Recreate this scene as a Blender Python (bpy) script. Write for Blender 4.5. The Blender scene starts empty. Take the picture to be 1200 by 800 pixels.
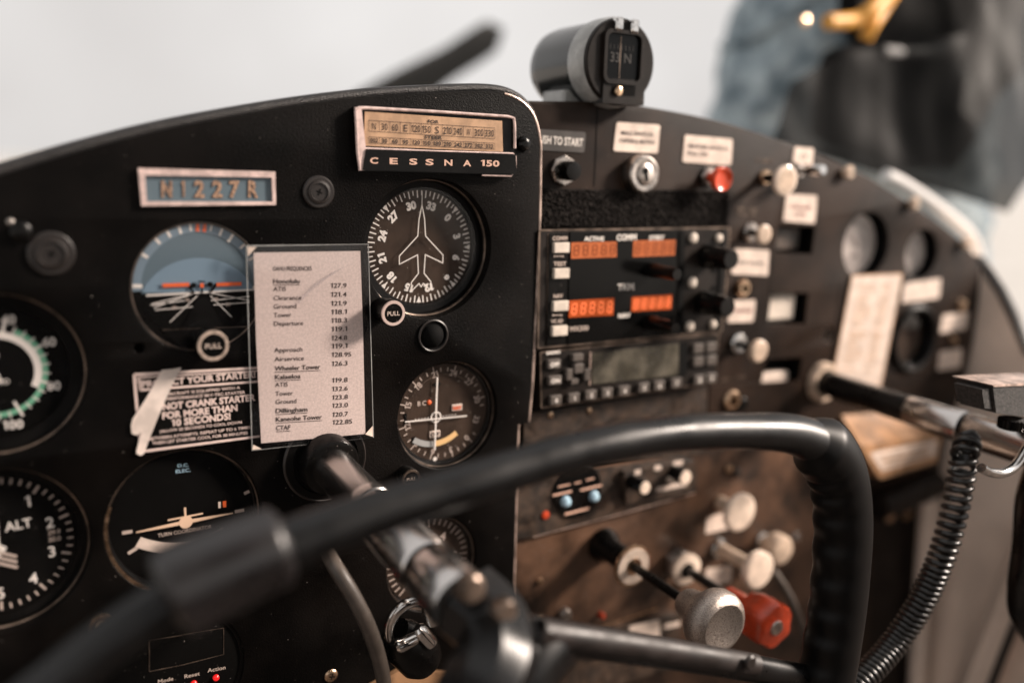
import bpy, bmesh, math, random
from mathutils import Vector, Matrix, noise
random.seed(7)
SC = bpy.context.scene
COL = SC.collection
R = math.radians; PI = math.pi

# ------------------------------------------------------------------ camera
FPX = 1080.0; D = 0.49                       # focal length in photo pixels, metres from the lens to the panel
def _n(v): return Vector(v).normalized()
_V1 = (1850.0, -150.0); _V2X = -170.0
CU = _n((_V1[0], _V1[1], FPX))
CV = _n((_V2X, (-FPX*FPX-_V1[0]*_V2X)/_V1[1], FPX))
CN = CU.cross(CV).normalized()
CAM = Vector((0, -D, 0))
cam_d = bpy.data.cameras.new('camera'); cam = bpy.data.objects.new('camera', cam_d); COL.objects.link(cam)
def w_of(c): return Vector((c.dot(CU), c.dot(CN), -c.dot(CV)))     # camera axes (right, down, forward) to world
ax, ay, az = w_of(Vector((1,0,0))), w_of(Vector((0,-1,0))), w_of(Vector((0,0,-1)))
M = Matrix((ax, ay, az)).transposed().to_4x4(); M.translation = CAM
cam.matrix_world = M
cam_d.sensor_width = 36; cam_d.lens = FPX/1200*36; cam_d.clip_start = 0.02; cam_d.clip_end = 400
cam_d.dof.use_dof = True; cam_d.dof.focus_distance = 0.53; cam_d.dof.aperture_fstop = 1.8; cam_d.dof.aperture_blades = 9
SC.camera = cam

# ------------------------------------------------------------------ sky, sun, exposure
SUN_DIR = Vector((0.78, -0.42, 0.46)).normalized()                  # towards the sun
w = bpy.data.worlds.new('World'); SC.world = w; w.use_nodes = True
nt = w.node_tree; bg = nt.nodes['Background']
sky = nt.nodes.new('ShaderNodeTexSky'); sky.sky_type = 'NISHITA'; sky.sun_disc = False
sky.sun_elevation = math.asin(SUN_DIR.z); sky.sun_rotation = math.atan2(SUN_DIR.x, SUN_DIR.y)
sky.air_density = 1.0; sky.dust_density = 4.0
hs = nt.nodes.new('ShaderNodeHueSaturation'); hs.inputs['Saturation'].default_value = 0.12; hs.inputs['Value'].default_value = 1.0
mx = nt.nodes.new('ShaderNodeMix'); mx.data_type = 'RGBA'; mx.inputs[0].default_value = 0.86
tc = nt.nodes.new('ShaderNodeTexCoord'); ns = nt.nodes.new('ShaderNodeTexNoise'); ns.inputs['Scale'].default_value = 3.4; ns.inputs['Detail'].default_value = 4
cr = nt.nodes.new('ShaderNodeValToRGB'); cr.color_ramp.elements[0].position = .3; cr.color_ramp.elements[1].position = .75
cr.color_ramp.elements[0].color = (7.2, 6.85, 6.65, 1); cr.color_ramp.elements[1].color = (9.4, 9.1, 8.9, 1)
L = nt.links
L.new(tc.outputs['Generated'], ns.inputs['Vector']); L.new(ns.outputs['Fac'], cr.inputs['Fac'])
L.new(sky.outputs['Color'], hs.inputs['Color']); L.new(hs.outputs['Color'], mx.inputs[6]); L.new(cr.outputs['Color'], mx.inputs[7])
L.new(mx.outputs[2], bg.inputs['Color']); bg.inputs['Strength'].default_value = 0.062
sun_d = bpy.data.lights.new('sun', 'SUN'); sun_d.energy = 5.0; sun_d.angle = R(12); sun_d.color = (1.0, .86, .75)
sun = bpy.data.objects.new('sun', sun_d); COL.objects.link(sun)
sun.rotation_euler = SUN_DIR.to_track_quat('Z', 'Y').to_euler()
SC.view_settings.view_transform = 'Standard'; SC.view_settings.look = 'None'; SC.view_settings.gamma = 1
SC.view_settings.exposure = 0.75; SC.view_settings.use_curve_mapping = False

# ------------------------------------------------------------------ turning photo pixels into places
def ray(px, py): return w_of(Vector(((px-600)/FPX, (py-400)/FPX, 1)))
def at(px, py, y=0.0):
    d = ray(px, py); return CAM + d*((y-CAM.y)/d.y)
def atx(px, py, x):
    d = ray(px, py); return CAM + d*((x-CAM.x)/d.x)
def mpp(px, py, y=0.0):                        # metres per photo pixel there
    d = ray(px, py); return ((y-CAM.y)/d.y)/FPX

# ------------------------------------------------------------------ materials
def mat(name, col, rough=.5, metal=0, noise_amt=0, nscale=60, bump=0, bscale=400, spec=.5, coat=0, emit=None, es=0, col2=None, thr=(.4,.6), dust=0, det=3, trans=0):
    m = bpy.data.materials.new(name); m.use_nodes = True; t = m.node_tree; b = t.nodes['Principled BSDF']
    c = (*col, 1); b.inputs['Base Color'].default_value = c; b.inputs['Roughness'].default_value = rough
    b.inputs['Metallic'].default_value = metal; b.inputs['Specular IOR Level'].default_value = spec; b.inputs['Coat Weight'].default_value = coat
    if coat: b.inputs['Coat Roughness'].default_value = .08
    if trans: b.inputs['Transmission Weight'].default_value = trans
    tcn = t.nodes.new('ShaderNodeTexCoord')
    geo = t.nodes.new('ShaderNodeNewGeometry')
    def nz(s, d=3, r=.6):
        n = t.nodes.new('ShaderNodeTexNoise'); n.inputs['Scale'].default_value = s; n.inputs['Detail'].default_value = d; n.inputs['Roughness'].default_value = r
        t.links.new(geo.outputs['Position'], n.inputs['Vector']); return n
    last = None
    if noise_amt or col2:
        n = nz(nscale, det); r = t.nodes.new('ShaderNodeValToRGB'); r.color_ramp.elements[0].position = thr[0]; r.color_ramp.elements[1].position = thr[1]
        if col2: a, bb = col, col2
        else: a = tuple(x*(1-noise_amt) for x in col); bb = tuple(min(1, x*(1+noise_amt)) for x in col)
        r.color_ramp.elements[0].color = (*a, 1); r.color_ramp.elements[1].color = (*bb, 1)
        t.links.new(n.outputs['Fac'], r.inputs['Fac']); last = r.outputs['Color']
        rr = t.nodes.new('ShaderNodeMapRange'); rr.inputs[1].default_value = .3; rr.inputs[2].default_value = .7
        rr.inputs[3].default_value = max(0.02, rough-.12); rr.inputs[4].default_value = min(1, rough+.12)
        n2 = nz(nscale*.6, 4); t.links.new(n2.outputs['Fac'], rr.inputs[0]); t.links.new(rr.outputs[0], b.inputs['Roughness'])
    if dust:
        v = nz(750, 1, .5); r2 = t.nodes.new('ShaderNodeValToRGB'); r2.color_ramp.elements[0].position = .76; r2.color_ramp.elements[1].position = .80
        r2.color_ramp.elements[0].color = (0,0,0,1); r2.color_ramp.elements[1].color = (dust,)*3+(1,)
        t.links.new(v.outputs['Fac'], r2.inputs['Fac'])
        mm = t.nodes.new('ShaderNodeMix'); mm.data_type = 'RGBA'; mm.inputs[7].default_value = (.35,.31,.28,1)
        t.links.new(r2.outputs['Color'], mm.inputs[0])
        if last: t.links.new(last, mm.inputs[6])
        else: mm.inputs[6].default_value = c
        last = mm.outputs[2]
    if last: t.links.new(last, b.inputs['Base Color'])
    if bump:
        n3 = nz(bscale, 3); bp = t.nodes.new('ShaderNodeBump'); bp.inputs['Strength'].default_value = bump; bp.inputs['Distance'].default_value = .0006
        t.links.new(n3.outputs['Fac'], bp.inputs['Height']); t.links.new(bp.outputs['Normal'], b.inputs['Normal'])
    if emit: b.inputs['Emission Color'].default_value = (*emit, 1); b.inputs['Emission Strength'].default_value = es
    return m
def glass_mat(name, tint, gloss=.05, rough=.05, extra=0.0):
    m = bpy.data.materials.new(name); m.use_nodes = True; t = m.node_tree; t.nodes.remove(t.nodes['Principled BSDF'])
    out = t.nodes['Material Output']; tr = t.nodes.new('ShaderNodeBsdfTransparent'); tr.inputs[0].default_value = (*tint, 1)
    gl = t.nodes.new('ShaderNodeBsdfGlossy'); gl.inputs['Roughness'].default_value = rough
    fr = t.nodes.new('ShaderNodeLayerWeight'); fr.inputs[0].default_value = .5
    pw = t.nodes.new('ShaderNodeMath'); pw.operation = 'POWER'; pw.inputs[1].default_value = 4.0; t.links.new(fr.outputs['Facing'], pw.inputs[0])
    ad = t.nodes.new('ShaderNodeMath'); ad.operation = 'ADD'; ad.inputs[1].default_value = extra+.03*gloss
    m2 = t.nodes.new('ShaderNodeMath'); m2.operation = 'MULTIPLY'; m2.inputs[1].default_value = gloss*.8
    mxs = t.nodes.new('ShaderNodeMixShader'); t.links.new(pw.outputs[0], m2.inputs[0]); t.links.new(m2.outputs[0], ad.inputs[0])
    t.links.new(ad.outputs[0], mxs.inputs[0]); t.links.new(tr.outputs[0], mxs.inputs[1]); t.links.new(gl.outputs[0], mxs.inputs[2]); t.links.new(mxs.outputs[0], out.inputs[0])
    return m
K = dict(
 panel=mat('black crackle paint', (.0026,.0020,.0017), .42, noise_amt=.5, nscale=18, bump=.5, bscale=900, spec=.09, dust=.9),
 main=mat('dark brown panel paint', (.0175,.0100,.0066), .40, noise_amt=.5, nscale=14, bump=.18, bscale=900, spec=.14, dust=.6),
 lower=mat('worn bronze metal', (.020,.011,.007), .40, col2=(.155,.083,.050), nscale=22, thr=(.36,.68), bump=.25, bscale=300, det=6, dust=.8),
 strip=mat('mottled dark metal', (.014,.0095,.007), .45, col2=(.075,.048,.033), nscale=120, thr=(.38,.72), bump=.4, bscale=500, det=5),
 trim=mat('black grained trim', (.012,.010,.0095), .38, noise_amt=.3, nscale=60, bump=1.0, bscale=900),
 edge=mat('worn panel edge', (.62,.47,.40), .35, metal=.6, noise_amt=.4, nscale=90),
 plastic=mat('black plastic', (.003,.0027,.0025), .28, noise_amt=.3, nscale=40, dust=.3, spec=.22),
 matte=mat('matt black', (.003,.003,.003), .8, spec=.1),
 dial=mat('dial black', (.0024,.0022,.0020), .6, spec=.08, dust=.4),
 dialbrown=mat('dial brown', (.042,.027,.019), .6, noise_amt=.25, nscale=60, spec=.12, dust=1.0),
 bezel=mat('bezel black', (.0028,.0024,.0022), .34, noise_amt=.3, nscale=50, spec=.16),
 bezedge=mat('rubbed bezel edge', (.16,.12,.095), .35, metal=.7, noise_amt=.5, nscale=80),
 white=mat('white dial paint', (.80,.74,.68), .6),
 dimwhite=mat('dim dial paint', (.52,.42,.36), .6),
 cream=mat('cream placard', (.66,.54,.46), .5, noise_amt=.12, nscale=120, bump=.1),
 creamd=mat('aged cream plastic', (.55,.42,.32), .4, noise_amt=.2, nscale=80),
 tan=mat('aged tan card', (.52,.32,.19), .6, noise_amt=.16, nscale=90),
 ink=mat('dark ink', (.035,.022,.018), .6),
 inkr=mat('faded red ink', (.22,.04,.03), .6),
 paper=mat('speckled paper', (.58,.47,.43), .65, noise_amt=.09, nscale=900),
 tape=mat('white tape', (.68,.58,.52), .55, noise_amt=.15, nscale=60),
 sleeve=glass_mat('clear plastic sleeve', (.97,.97,.98), .8, .15, .035),
 glass=glass_mat('gauge glass', (.96,.96,.97), .8, .04, .0),
 chrome=mat('chrome', (.62,.60,.58), .10, metal=1, noise_amt=.18, nscale=160),
 tube=mat('polished steel tube', (.66,.63,.61), .20, metal=1, bump=.02, bscale=300),
 steel=mat('dull steel', (.42,.38,.35), .32, metal=1, noise_amt=.3, nscale=150),
 brass=mat('worn brass', (.60,.42,.28), .28, metal=1, noise_amt=.3, nscale=200),
 silver=mat('sparkling silver knob', (.44,.38,.34), .34, metal=.85, noise_amt=.3, nscale=1600, bump=.5, bscale=1800),
 red=mat('red plastic', (.52,.055,.016), .28, noise_amt=.2, nscale=80, coat=.3),
 redk=mat('orange red knob', (.62,.06,.015), .22, coat=.4),
 orange=mat('orange paint', (.80,.13,.03), .5),
 sky1=mat('horizon blue', (.17,.25,.32), .5), sky2=mat('grey blue', (.10,.145,.175), .5), sky3=mat('ring blue', (.17,.235,.29), .5),
 yoke=mat('black yoke plastic', (.0020,.0020,.0023), .33, noise_amt=.3, nscale=55, spec=.45, bump=.06, bscale=500), yokeg=mat('scuffed black plastic', (.007,.0055,.006), .34, spec=.8, noise_amt=.3, nscale=60), grip=mat('matt ribbed grip', (.0018,.0016,.0016), .42, spec=.22),
 rubber=mat('black rubber', (.010,.009,.008), .28, spec=.7, bump=.1, bscale=300), dullbar=mat('dull brown bar', (.014,.010,.009), .50, noise_amt=.35, nscale=120),
 cord=mat('grey cord', (.075,.060,.050), .45, noise_amt=.2, nscale=60),
 amber=mat('amber display', (.30,.08,.03), .35, spec=.12, emit=(1.0,.27,.09), es=.12, noise_amt=.12, nscale=90),
 amberon=mat('lit red segment', (.6,.1,.04), .4, emit=(1.0,.24,.08), es=.75),
 amberoff=mat('unlit segment', (.10,.02,.008), .5, spec=.1),
 amber2=mat('red display', (.26,.045,.01), .35, spec=.12, emit=(1.0,.17,.035), es=.13),
 scr=mat('black screen', (.003,.003,.003), .16, spec=.18),
 lcd=mat('grey lcd', (.040,.036,.027), .22, col2=(.11,.098,.075), nscale=55, thr=(.4,.65), det=4),
 button=mat('cream button', (.62,.54,.46), .4, noise_amt=.1, nscale=100),
 carpet=mat('black loop pile', (.012,.010,.009), .95, noise_amt=.7, nscale=500, bump=1, bscale=700, spec=.1),
 gold=mat('brown varnished card', (.30,.165,.085), .38, noise_amt=.3, nscale=60),
 compass=mat('grey green enamel', (.010,.012,.0115), .20, spec=.6, coat=.3),
 ltgrey=mat('pale grey enamel', (.33,.33,.32), .35, noise_amt=.2, nscale=60),
 beige=mat('beige cabin trim', (.84,.70,.60), .6, noise_amt=.1, nscale=12, bump=.1),
 cabin=mat('unseen shell lining', (.11,.09,.08), .8, noise_amt=.1, nscale=10),
 denim=mat('faded denim', (.085,.125,.155), .85, col2=(.40,.48,.52), nscale=26, thr=(.35,.65), det=6, bump=.4, bscale=700),
 blackcloth=mat('black cloth', (.004,.004,.004), .9, spec=.1, noise_amt=.3, nscale=20, bump=.3, bscale=600),
 skin=mat('skin', (.45,.28,.2), .5), hair=mat('dark hair', (.03,.02,.015), .6),
 yellow=mat('amber strap', (.60,.28,.03), .5, noise_amt=.2, nscale=60),
 smoke=glass_mat('smoky plastic', (.13,.135,.135), .18, .42, .006),
 led=mat('red led', (.5,.01,.01), .3, emit=(1,.02,.02), es=.35),
 bluelens=mat('pale blue lens', (.42,.62,.75), .2, coat=.5),
 concrete=mat('pale concrete apron', (.42,.41,.39), .85, noise_amt=.1, nscale=2),
 cowl=mat('white aircraft paint', (.72,.70,.68), .25, coat=.4),
 prop=mat('black propeller paint', (.006,.0065,.0065), .5, spec=.15),
)

# ------------------------------------------------------------------ building helpers; local frame is (x right, o out of the panel, z up)
def V(x, o, z): return Vector((x, -o, z))
def finish(bm, ang=35):
    bmesh.ops.recalc_face_normals(bm, faces=bm.faces)
def obj(name, bm, m, parent=None, kind=None, loc=None, ang=35, smooth=True, normals=True):
    if normals: finish(bm)
    me = bpy.data.meshes.new(name); bm.to_mesh(me); bm.free()
    ms = m if isinstance(m, (list, tuple)) else [m]
    for q in ms: me.materials.append(K[q])
    if smooth:
        me.shade_smooth(); me.set_sharp_from_angle(angle=R(ang))
    o = bpy.data.objects.new(name, me); COL.objects.link(o)
    if parent is not None: o.parent = parent
    if loc is not None: o.location = loc
    if kind: o['kind'] = kind
    return o
def tag(o, label, cat=None, group=None, kind=None):
    if label: o['label'] = label
    if cat: o['category'] = cat
    if group: o['group'] = group
    if kind: o['kind'] = kind
    return o
def thing(name, label, cat, P, group=None, rot=0):
    o = bpy.data.objects.new(name, None); COL.objects.link(o); o.location = P; o.rotation_euler = (0, rot, 0)
    o.empty_display_size = .01
    return tag(o, label, cat, group)
def copy_tree(o, parent=None):
    c = o.copy(); COL.objects.link(c)
    if parent is not None: c.parent = parent
    for ch in [q for q in COL.objects if q.parent == o]: copy_tree(ch, c)
    return c
def B(): return bmesh.new()
def ngon(bm, pts, o=0):
    return bm.faces.new([bm.verts.new(V(x, o, z)) for x, z in pts])
def prism(bm, pts, o0, o1):
    a = [bm.verts.new(V(x, o0, z)) for x, z in pts]; b = [bm.verts.new(V(x, o1, z)) for x, z in pts]
    bm.faces.new(a); bm.faces.new(b); n = len(pts)
    for i in range(n): bm.faces.new((a[i], a[(i+1) % n], b[(i+1) % n], b[i]))
def rrect(w_, h_, r, n=4, cx=0, cz=0):
    p = []
    for (sx, sz, a0) in ((1,1,0), (-1,1,90), (-1,-1,180), (1,-1,270)):
        for k in range(n+1):
            a = R(a0+90*k/n); p.append((cx+sx*(w_/2-r)+r*math.cos(a), cz+sz*(h_/2-r)+r*math.sin(a)))
    return p
def box(bm, cx, cz, w_, h_, o0, o1, r=None):
    """block with softened front edges"""
    r = min(w_, h_)*.12 if r is None else r
    c = min(r*.8, abs(o1-o0)*.45)
    p0 = rrect(w_, h_, r, 3, cx, cz); p1 = rrect(w_-2*c, h_-2*c, max(r-c, r*.3), 3, cx, cz)
    n = len(p0); s = 1 if o1 > o0 else -1
    rings = [[bm.verts.new(V(x, o0, z)) for x, z in p0], [bm.verts.new(V(x, o1-s*c, z)) for x, z in p0], [bm.verts.new(V(x, o1, z)) for x, z in p1]]
    for a, b in zip(rings, rings[1:]):
        for i in range(n): bm.faces.new((a[i], a[(i+1) % n], b[(i+1) % n], b[i]))
    bm.faces.new(rings[-1]); bm.faces.new(rings[0])
def quadprism(bm, P, o0, o1): prism(bm, P, o0, o1)
def lathe(bm, prof, n=48, cx=0, cz=0, cap0=False, cap1=True, lobes=0, la=0, lobe_from=0):
    rings = []
    for j, (r, o) in enumerate(prof):
        ring = []
        for i in range(n):
            a = 2*PI*i/n; rr = r
            if lobes and lobe_from <= j: rr = r*(1+la*math.cos(lobes*a))
            ring.append(bm.verts.new(V(cx+rr*math.cos(a), o, cz+rr*math.sin(a))))
        rings.append(ring)
    for a, b in zip(rings, rings[1:]):
        for i in range(n): bm.faces.new((a[i], a[(i+1) % n], b[(i+1) % n], b[i]))
    if cap1: bm.faces.new(rings[-1])
    if cap0: bm.faces.new(rings[0])
def sector(bm, r0, r1, a0, a1, o, n=24, cx=0, cz=0):          # angles clockwise from the top, degrees
    pts = []
    for k in range(n+1):
        a = R(90-(a0+(a1-a0)*k/n)); pts.append((cx+r1*math.cos(a), cz+r1*math.sin(a), cx+r0*math.cos(a), cz+r0*math.sin(a)))
    vs = [(bm.verts.new(V(p[0], o, p[1])), bm.verts.new(V(p[2], o, p[3]))) for p in pts]
    for a, b in zip(vs, vs[1:]): bm.faces.new((a[0], b[0], b[1], a[1]))
def disc(bm, r, o, n=48, cx=0, cz=0): ngon(bm, [(cx+r*math.cos(2*PI*i/n), cz+r*math.sin(2*PI*i/n)) for i in range(n)], o)
def bar(bm, x0, z0, x1, z1, w_, o):                            # flat painted stroke
    d = Vector((x1-x0, z1-z0)); l = d.length
    if l < 1e-9: return
    d /= l; q = Vector((-d.y, d.x))*w_/2
    ngon(bm, [(x0+q.x, z0+q.y), (x1+q.x, z1+q.y), (x1-q.x, z1-q.y), (x0-q.x, z0-q.y)], o)
def tick(bm, ang, r0, r1, w_, o, cx=0, cz=0):
    a = R(90-ang); bar(bm, cx+r0*math.cos(a), cz+r0*math.sin(a), cx+r1*math.cos(a), cz+r1*math.sin(a), w_, o)
def poly(bm, pts, w_, o, closed=False):
    q = list(pts)+([pts[0]] if closed else [])
    for a, b in zip(q, q[1:]): bar(bm, a[0], a[1], b[0], b[1], w_, o)
_tc = {}
def _adv(c_, bold):
    return _raw('H'+c_+'H', bold)[2]-_raw('HH', bold)[2]
def glyphs(s, bold=0):
    if '1' not in s: return _raw(s, bold)
    k = ('#'+s, bold)
    if k in _tc: return _tc[k]
    vs, fs, x = [], [], 0.0; b = bold+.048; pre = 0; H_ = CAP
    for c_ in s:
        if c_ == ' ': x += .26; continue
        if c_ == '1':
            g = [(.16-b*.2, 0), (.16+b*1.9, 0), (.16+b*1.9, H_), (.16+b*.3, H_), (.02, H_*.86), (.02, H_*.70), (.16-b*.2, H_*.82)]
            n0 = len(vs); vs += [(u+x, v) for u, v in g]; fs.append(tuple(range(n0, n0+len(g)))); x += .16+b*1.9+.11
        else:
            v0, f0, w0 = _raw(c_, bold); n0 = len(vs); vs += [(u+x, v) for u, v in v0]; fs += [tuple(i+n0 for i in f) for f in f0]; x += max(_adv(c_, bold), w0+.03)
    w_ = max(v[0] for v in vs); _tc[k] = (vs, fs, w_); return _tc[k]
def _raw(s, bold=0):
    k = (s, bold)
    if k in _tc: return _tc[k]
    c = bpy.data.curves.new('t', 'FONT'); c.body = s; c.size = 1; c.resolution_u = 3; c.offset = bold; c.fill_mode = 'FRONT'
    o = bpy.data.objects.new('t', c); COL.objects.link(o); dg = bpy.context.evaluated_depsgraph_get(); dg.update()
    me = bpy.data.meshes.new_from_object(o.evaluated_get(dg))
    vs = [(v.co.x, v.co.y) for v in me.vertices]; fs = [tuple(p.vertices) for p in me.polygons]
    bpy.data.objects.remove(o); bpy.data.curves.remove(c); bpy.data.meshes.remove(me)
    x0 = min(v[0] for v in vs) if vs else 0; x1 = max(v[0] for v in vs) if vs else 1
    vs = [(x-x0, y) for x, y in vs]; _tc[k] = (vs, fs, x1-x0); return _tc[k]
CAP = .729
def text(bm, s, x, z, h, o, rot=0, width=None, bold=.012, align='c', sx=1):   # rot clockwise degrees; z is the middle of the capitals
    vs, fs, w0 = glyphs(s, bold); k = h/CAP; kx = k*sx
    if width: kx = width/w0
    ca, sa = math.cos(R(-rot)), math.sin(R(-rot))
    off = {'c': -w0*kx/2, 'l': 0, 'r': -w0*kx}[align]
    nv = []
    for a, b in vs:
        u = a*kx+off; v_ = b*k-h/2
        nv.append(bm.verts.new(V(x+u*ca-v_*sa, o, z+u*sa+v_*ca)))
    for f in fs:
        try: bm.faces.new([nv[i] for i in f])
        except ValueError: pass
class Frame:
    """maps photo pixels on the plane y into the local frame of a thing"""
    def __init__(s, P, y=None): s.P = P; s.y = P.y if y is None else y
    def __call__(s, px, py): q = at(px, py, s.y); return (q.x-s.P.x, q.z-s.P.z)
    def text(s, bm, t, p0, p1, hpx, o, bold=.012):            # lettering from baseline pixel p0 to p1
        a = s(*p0); b = s(*p1); h = hpx*mpp(p0[0], p0[1], s.y); d = Vector((b[0]-a[0], b[1]-a[1])); l = d.length
        vs, fs, w0 = glyphs(t, bold); kx = l/w0; k = h/CAP; d /= l; q = Vector((-d.y, d.x)); nv = []
        for u, v_ in vs:
            p = Vector(a)+d*(u*kx)+q*(v_*k); nv.append(bm.verts.new(V(p.x, o, p.y)))
        for f in fs:
            try: bm.faces.new([nv[i] for i in f])
            except ValueError: pass
def smooth_path(pts, sub=8, closed=False):
    pts = [Vector(p) for p in pts]; n = len(pts); out = []
    rng = range(n) if closed else range(n-1)
    for i in rng:
        p0 = pts[(i-1) % n] if (closed or i > 0) else pts[0]; p1 = pts[i]; p2 = pts[(i+1) % n]
        p3 = pts[(i+2) % n] if (closed or i+2 < n) else pts[-1]
        for k in range(sub):
            t = k/sub; out.append(.5*((2*p1)+(-p0+p2)*t+(2*p0-5*p1+4*p2-p3)*t*t+(-p0+3*p1-3*p2+p3)*t**3))
    if not closed: out.append(pts[-1])
    return out
def sweep(bm, pts, rad, n=16, cap=True, flat=1.0, fl_axis=None):
    """tube through world-like points (own coordinates); rad number, list or function of 0..1"""
    m = len(pts); T = []
    for i in range(m):
        T.append((pts[min(i+1, m-1)]-pts[max(i-1, 0)]).normalized())
    up = Vector(fl_axis) if fl_axis else (Vector((0,0,1)) if abs(T[0].z) < .9 else Vector((1,0,0)))
    N = (up-T[0]*up.dot(T[0])).normalized(); rings = []
    for i in range(m):
        if fl_axis: N = (up-T[i]*up.dot(T[i])).normalized()
        else: N = (N-T[i]*N.dot(T[i])).normalized()
        Bn = T[i].cross(N); r = rad(i/(m-1)) if callable(rad) else (rad[i] if isinstance(rad, (list, tuple)) else rad)
        rings.append([bm.verts.new(pts[i]+N*(math.cos(2*PI*k/n)*r)+Bn*(math.sin(2*PI*k/n)*r*flat)) for k in range(n)])
    for a, b in zip(rings, rings[1:]):
        for i in range(n): bm.faces.new((a[i], a[(i+1) % n], b[(i+1) % n], b[i]))
    if cap: bm.faces.new(rings[0]); bm.faces.new(rings[-1])
def turned(bm, A, Bp, prof, n=32):
    """lathe along the line A to B: prof of (t 0..1, radius)"""
    d = Bp-A
    u = d.normalized(); N = (Vector((0,0,1))-u*u.z).normalized(); Q = u.cross(N); rings = []
    for t, r in prof: rings.append([bm.verts.new(A+d*t+N*(math.cos(2*PI*k/n)*r)+Q*(math.sin(2*PI*k/n)*r)) for k in range(n)])
    for a, b in zip(rings, rings[1:]):
        for i in range(n): bm.faces.new((a[i], a[(i+1) % n], b[(i+1) % n], b[i]))
    bm.faces.new(rings[0]); bm.faces.new(rings[-1])
def plate(name, outline, holes, y, thick, bevel, m, parent=None, P=Vector((0,0,0))):
    """sheet with real cut-outs; outline and holes are world (x, z) lists; front face at y"""
    c = bpy.data.curves.new('p', 'CURVE'); c.dimensions = '2D'; c.fill_mode = 'BOTH'; c.extrude = thick/2-bevel; c.bevel_depth = bevel; c.bevel_resolution = 2
    for L_ in [outline]+holes:
        s = c.splines.new('POLY'); s.points.add(len(L_)-1); s.use_cyclic_u = True
        for i, (x, z) in enumerate(L_): s.points[i].co = (x, z, 0, 1)
    o = bpy.data.objects.new('p', c); COL.objects.link(o); dg = bpy.context.evaluated_depsgraph_get(); dg.update()
    me = bpy.data.meshes.new_from_object(o.evaluated_get(dg)); bpy.data.objects.remove(o); bpy.data.curves.remove(c)
    for v in me.vertices: v.co = Vector((v.co.x, y+thick/2-v.co.z, v.co.y))-P
    me.materials.clear(); me.materials.append(K[m]); me.name = name
    me.shade_smooth(); me.set_sharp_from_angle(angle=R(30))
    q = bpy.data.objects.new(name, me); COL.objects.link(q)
    bm = B(); bm.from_mesh(me); bmesh.ops.remove_doubles(bm, verts=bm.verts, dist=1e-6); bmesh.ops.recalc_face_normals(bm, faces=bm.faces); bm.to_mesh(me); bm.free()
    if parent is not None: q.parent = parent
    return q
def circ(cx, cz, r, n=72): return [(cx+r*math.cos(2*PI*i/n), cz+r*math.sin(2*PI*i/n)) for i in range(n)]
def xz(px, py, y=0): q = at(px, py, y); return (q.x, q.z)

K['wash'] = mat('dull black washer', (.016,.012,.0105), .42, spec=.5)
YF = 0.0        # front of the black flight panel
YM = 0.012      # front of the main panel behind it
#P1
# ------------------------------------------------------------------ the black flight panel
def arc_px(pts, sub, y):
    p = smooth_path([Vector((a, b, 0)) for a, b in pts], sub); return [xz(q.x, q.y, y) for q in p]
top_px = [(-330,345),(-200,276),(-90,237),(0,207),(100,177),(200,152),(330,128),(430,115),(520,109),(575,108),(603,114),(621,128),(630,147),(634,170)]
fl_top = arc_px(top_px, 6, YF)
fl_rest = [xz(*p) for p in ((633,250),(629,350),(624,450),(620,494),(608,497),(606,560),(604,640),(601,740),(597,900),(590,1150),(-330,1500))]
GA = dict(asi=(-4,441,100), ai=(235,337,78.5), dg=(504,292,83), obs=(526,487,66), alt=(-3,647,103), tc=(218,612,90), tach=(507,661,59), timer=(205,790,82))
holes = []; gp = {}
for k_, (px, py, r) in GA.items():
    p = at(px, py, YF); rr = r*mpp(px, py, YF); gp[k_] = (p, rr); holes.append(circ(p.x, p.z, rr))
kn = at(507, 392); holes_small = (kn.x, kn.z, 17*mpp(507, 392))
flight = thing('flight_panel', 'black crackle-finish shock-mounted panel holding the round flight gauges, left half of the dashboard', 'instrument panel', at(330, 700))
FP = Vector(flight.location)
plate('panel_sheet', fl_top+fl_rest, holes+[circ(*xz(163,408), 7.5*mpp(163,408), 24)], YF, .0035, .0007, 'panel', flight, FP)
# padded rim rolled along the top edge
bm = B(); rim = smooth_path([at(a, b-1, .004) for a, b in top_px], 10)
rim = [p+Vector((0,.004,.0015)) - FP for p in rim]
sweep(bm, rim, lambda t: .0050-.0030*t, 12); obj('padded_rim', bm, 'trim', flight)
# worn right-hand edge, its bright sunlit line put into the colour
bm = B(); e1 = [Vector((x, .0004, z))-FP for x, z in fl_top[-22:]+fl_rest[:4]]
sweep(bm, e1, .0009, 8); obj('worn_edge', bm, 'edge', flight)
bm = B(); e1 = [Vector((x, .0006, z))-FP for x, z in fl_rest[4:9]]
sweep(bm, e1, .0009, 8); obj('worn_edge', bm, 'edge', flight)
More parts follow.
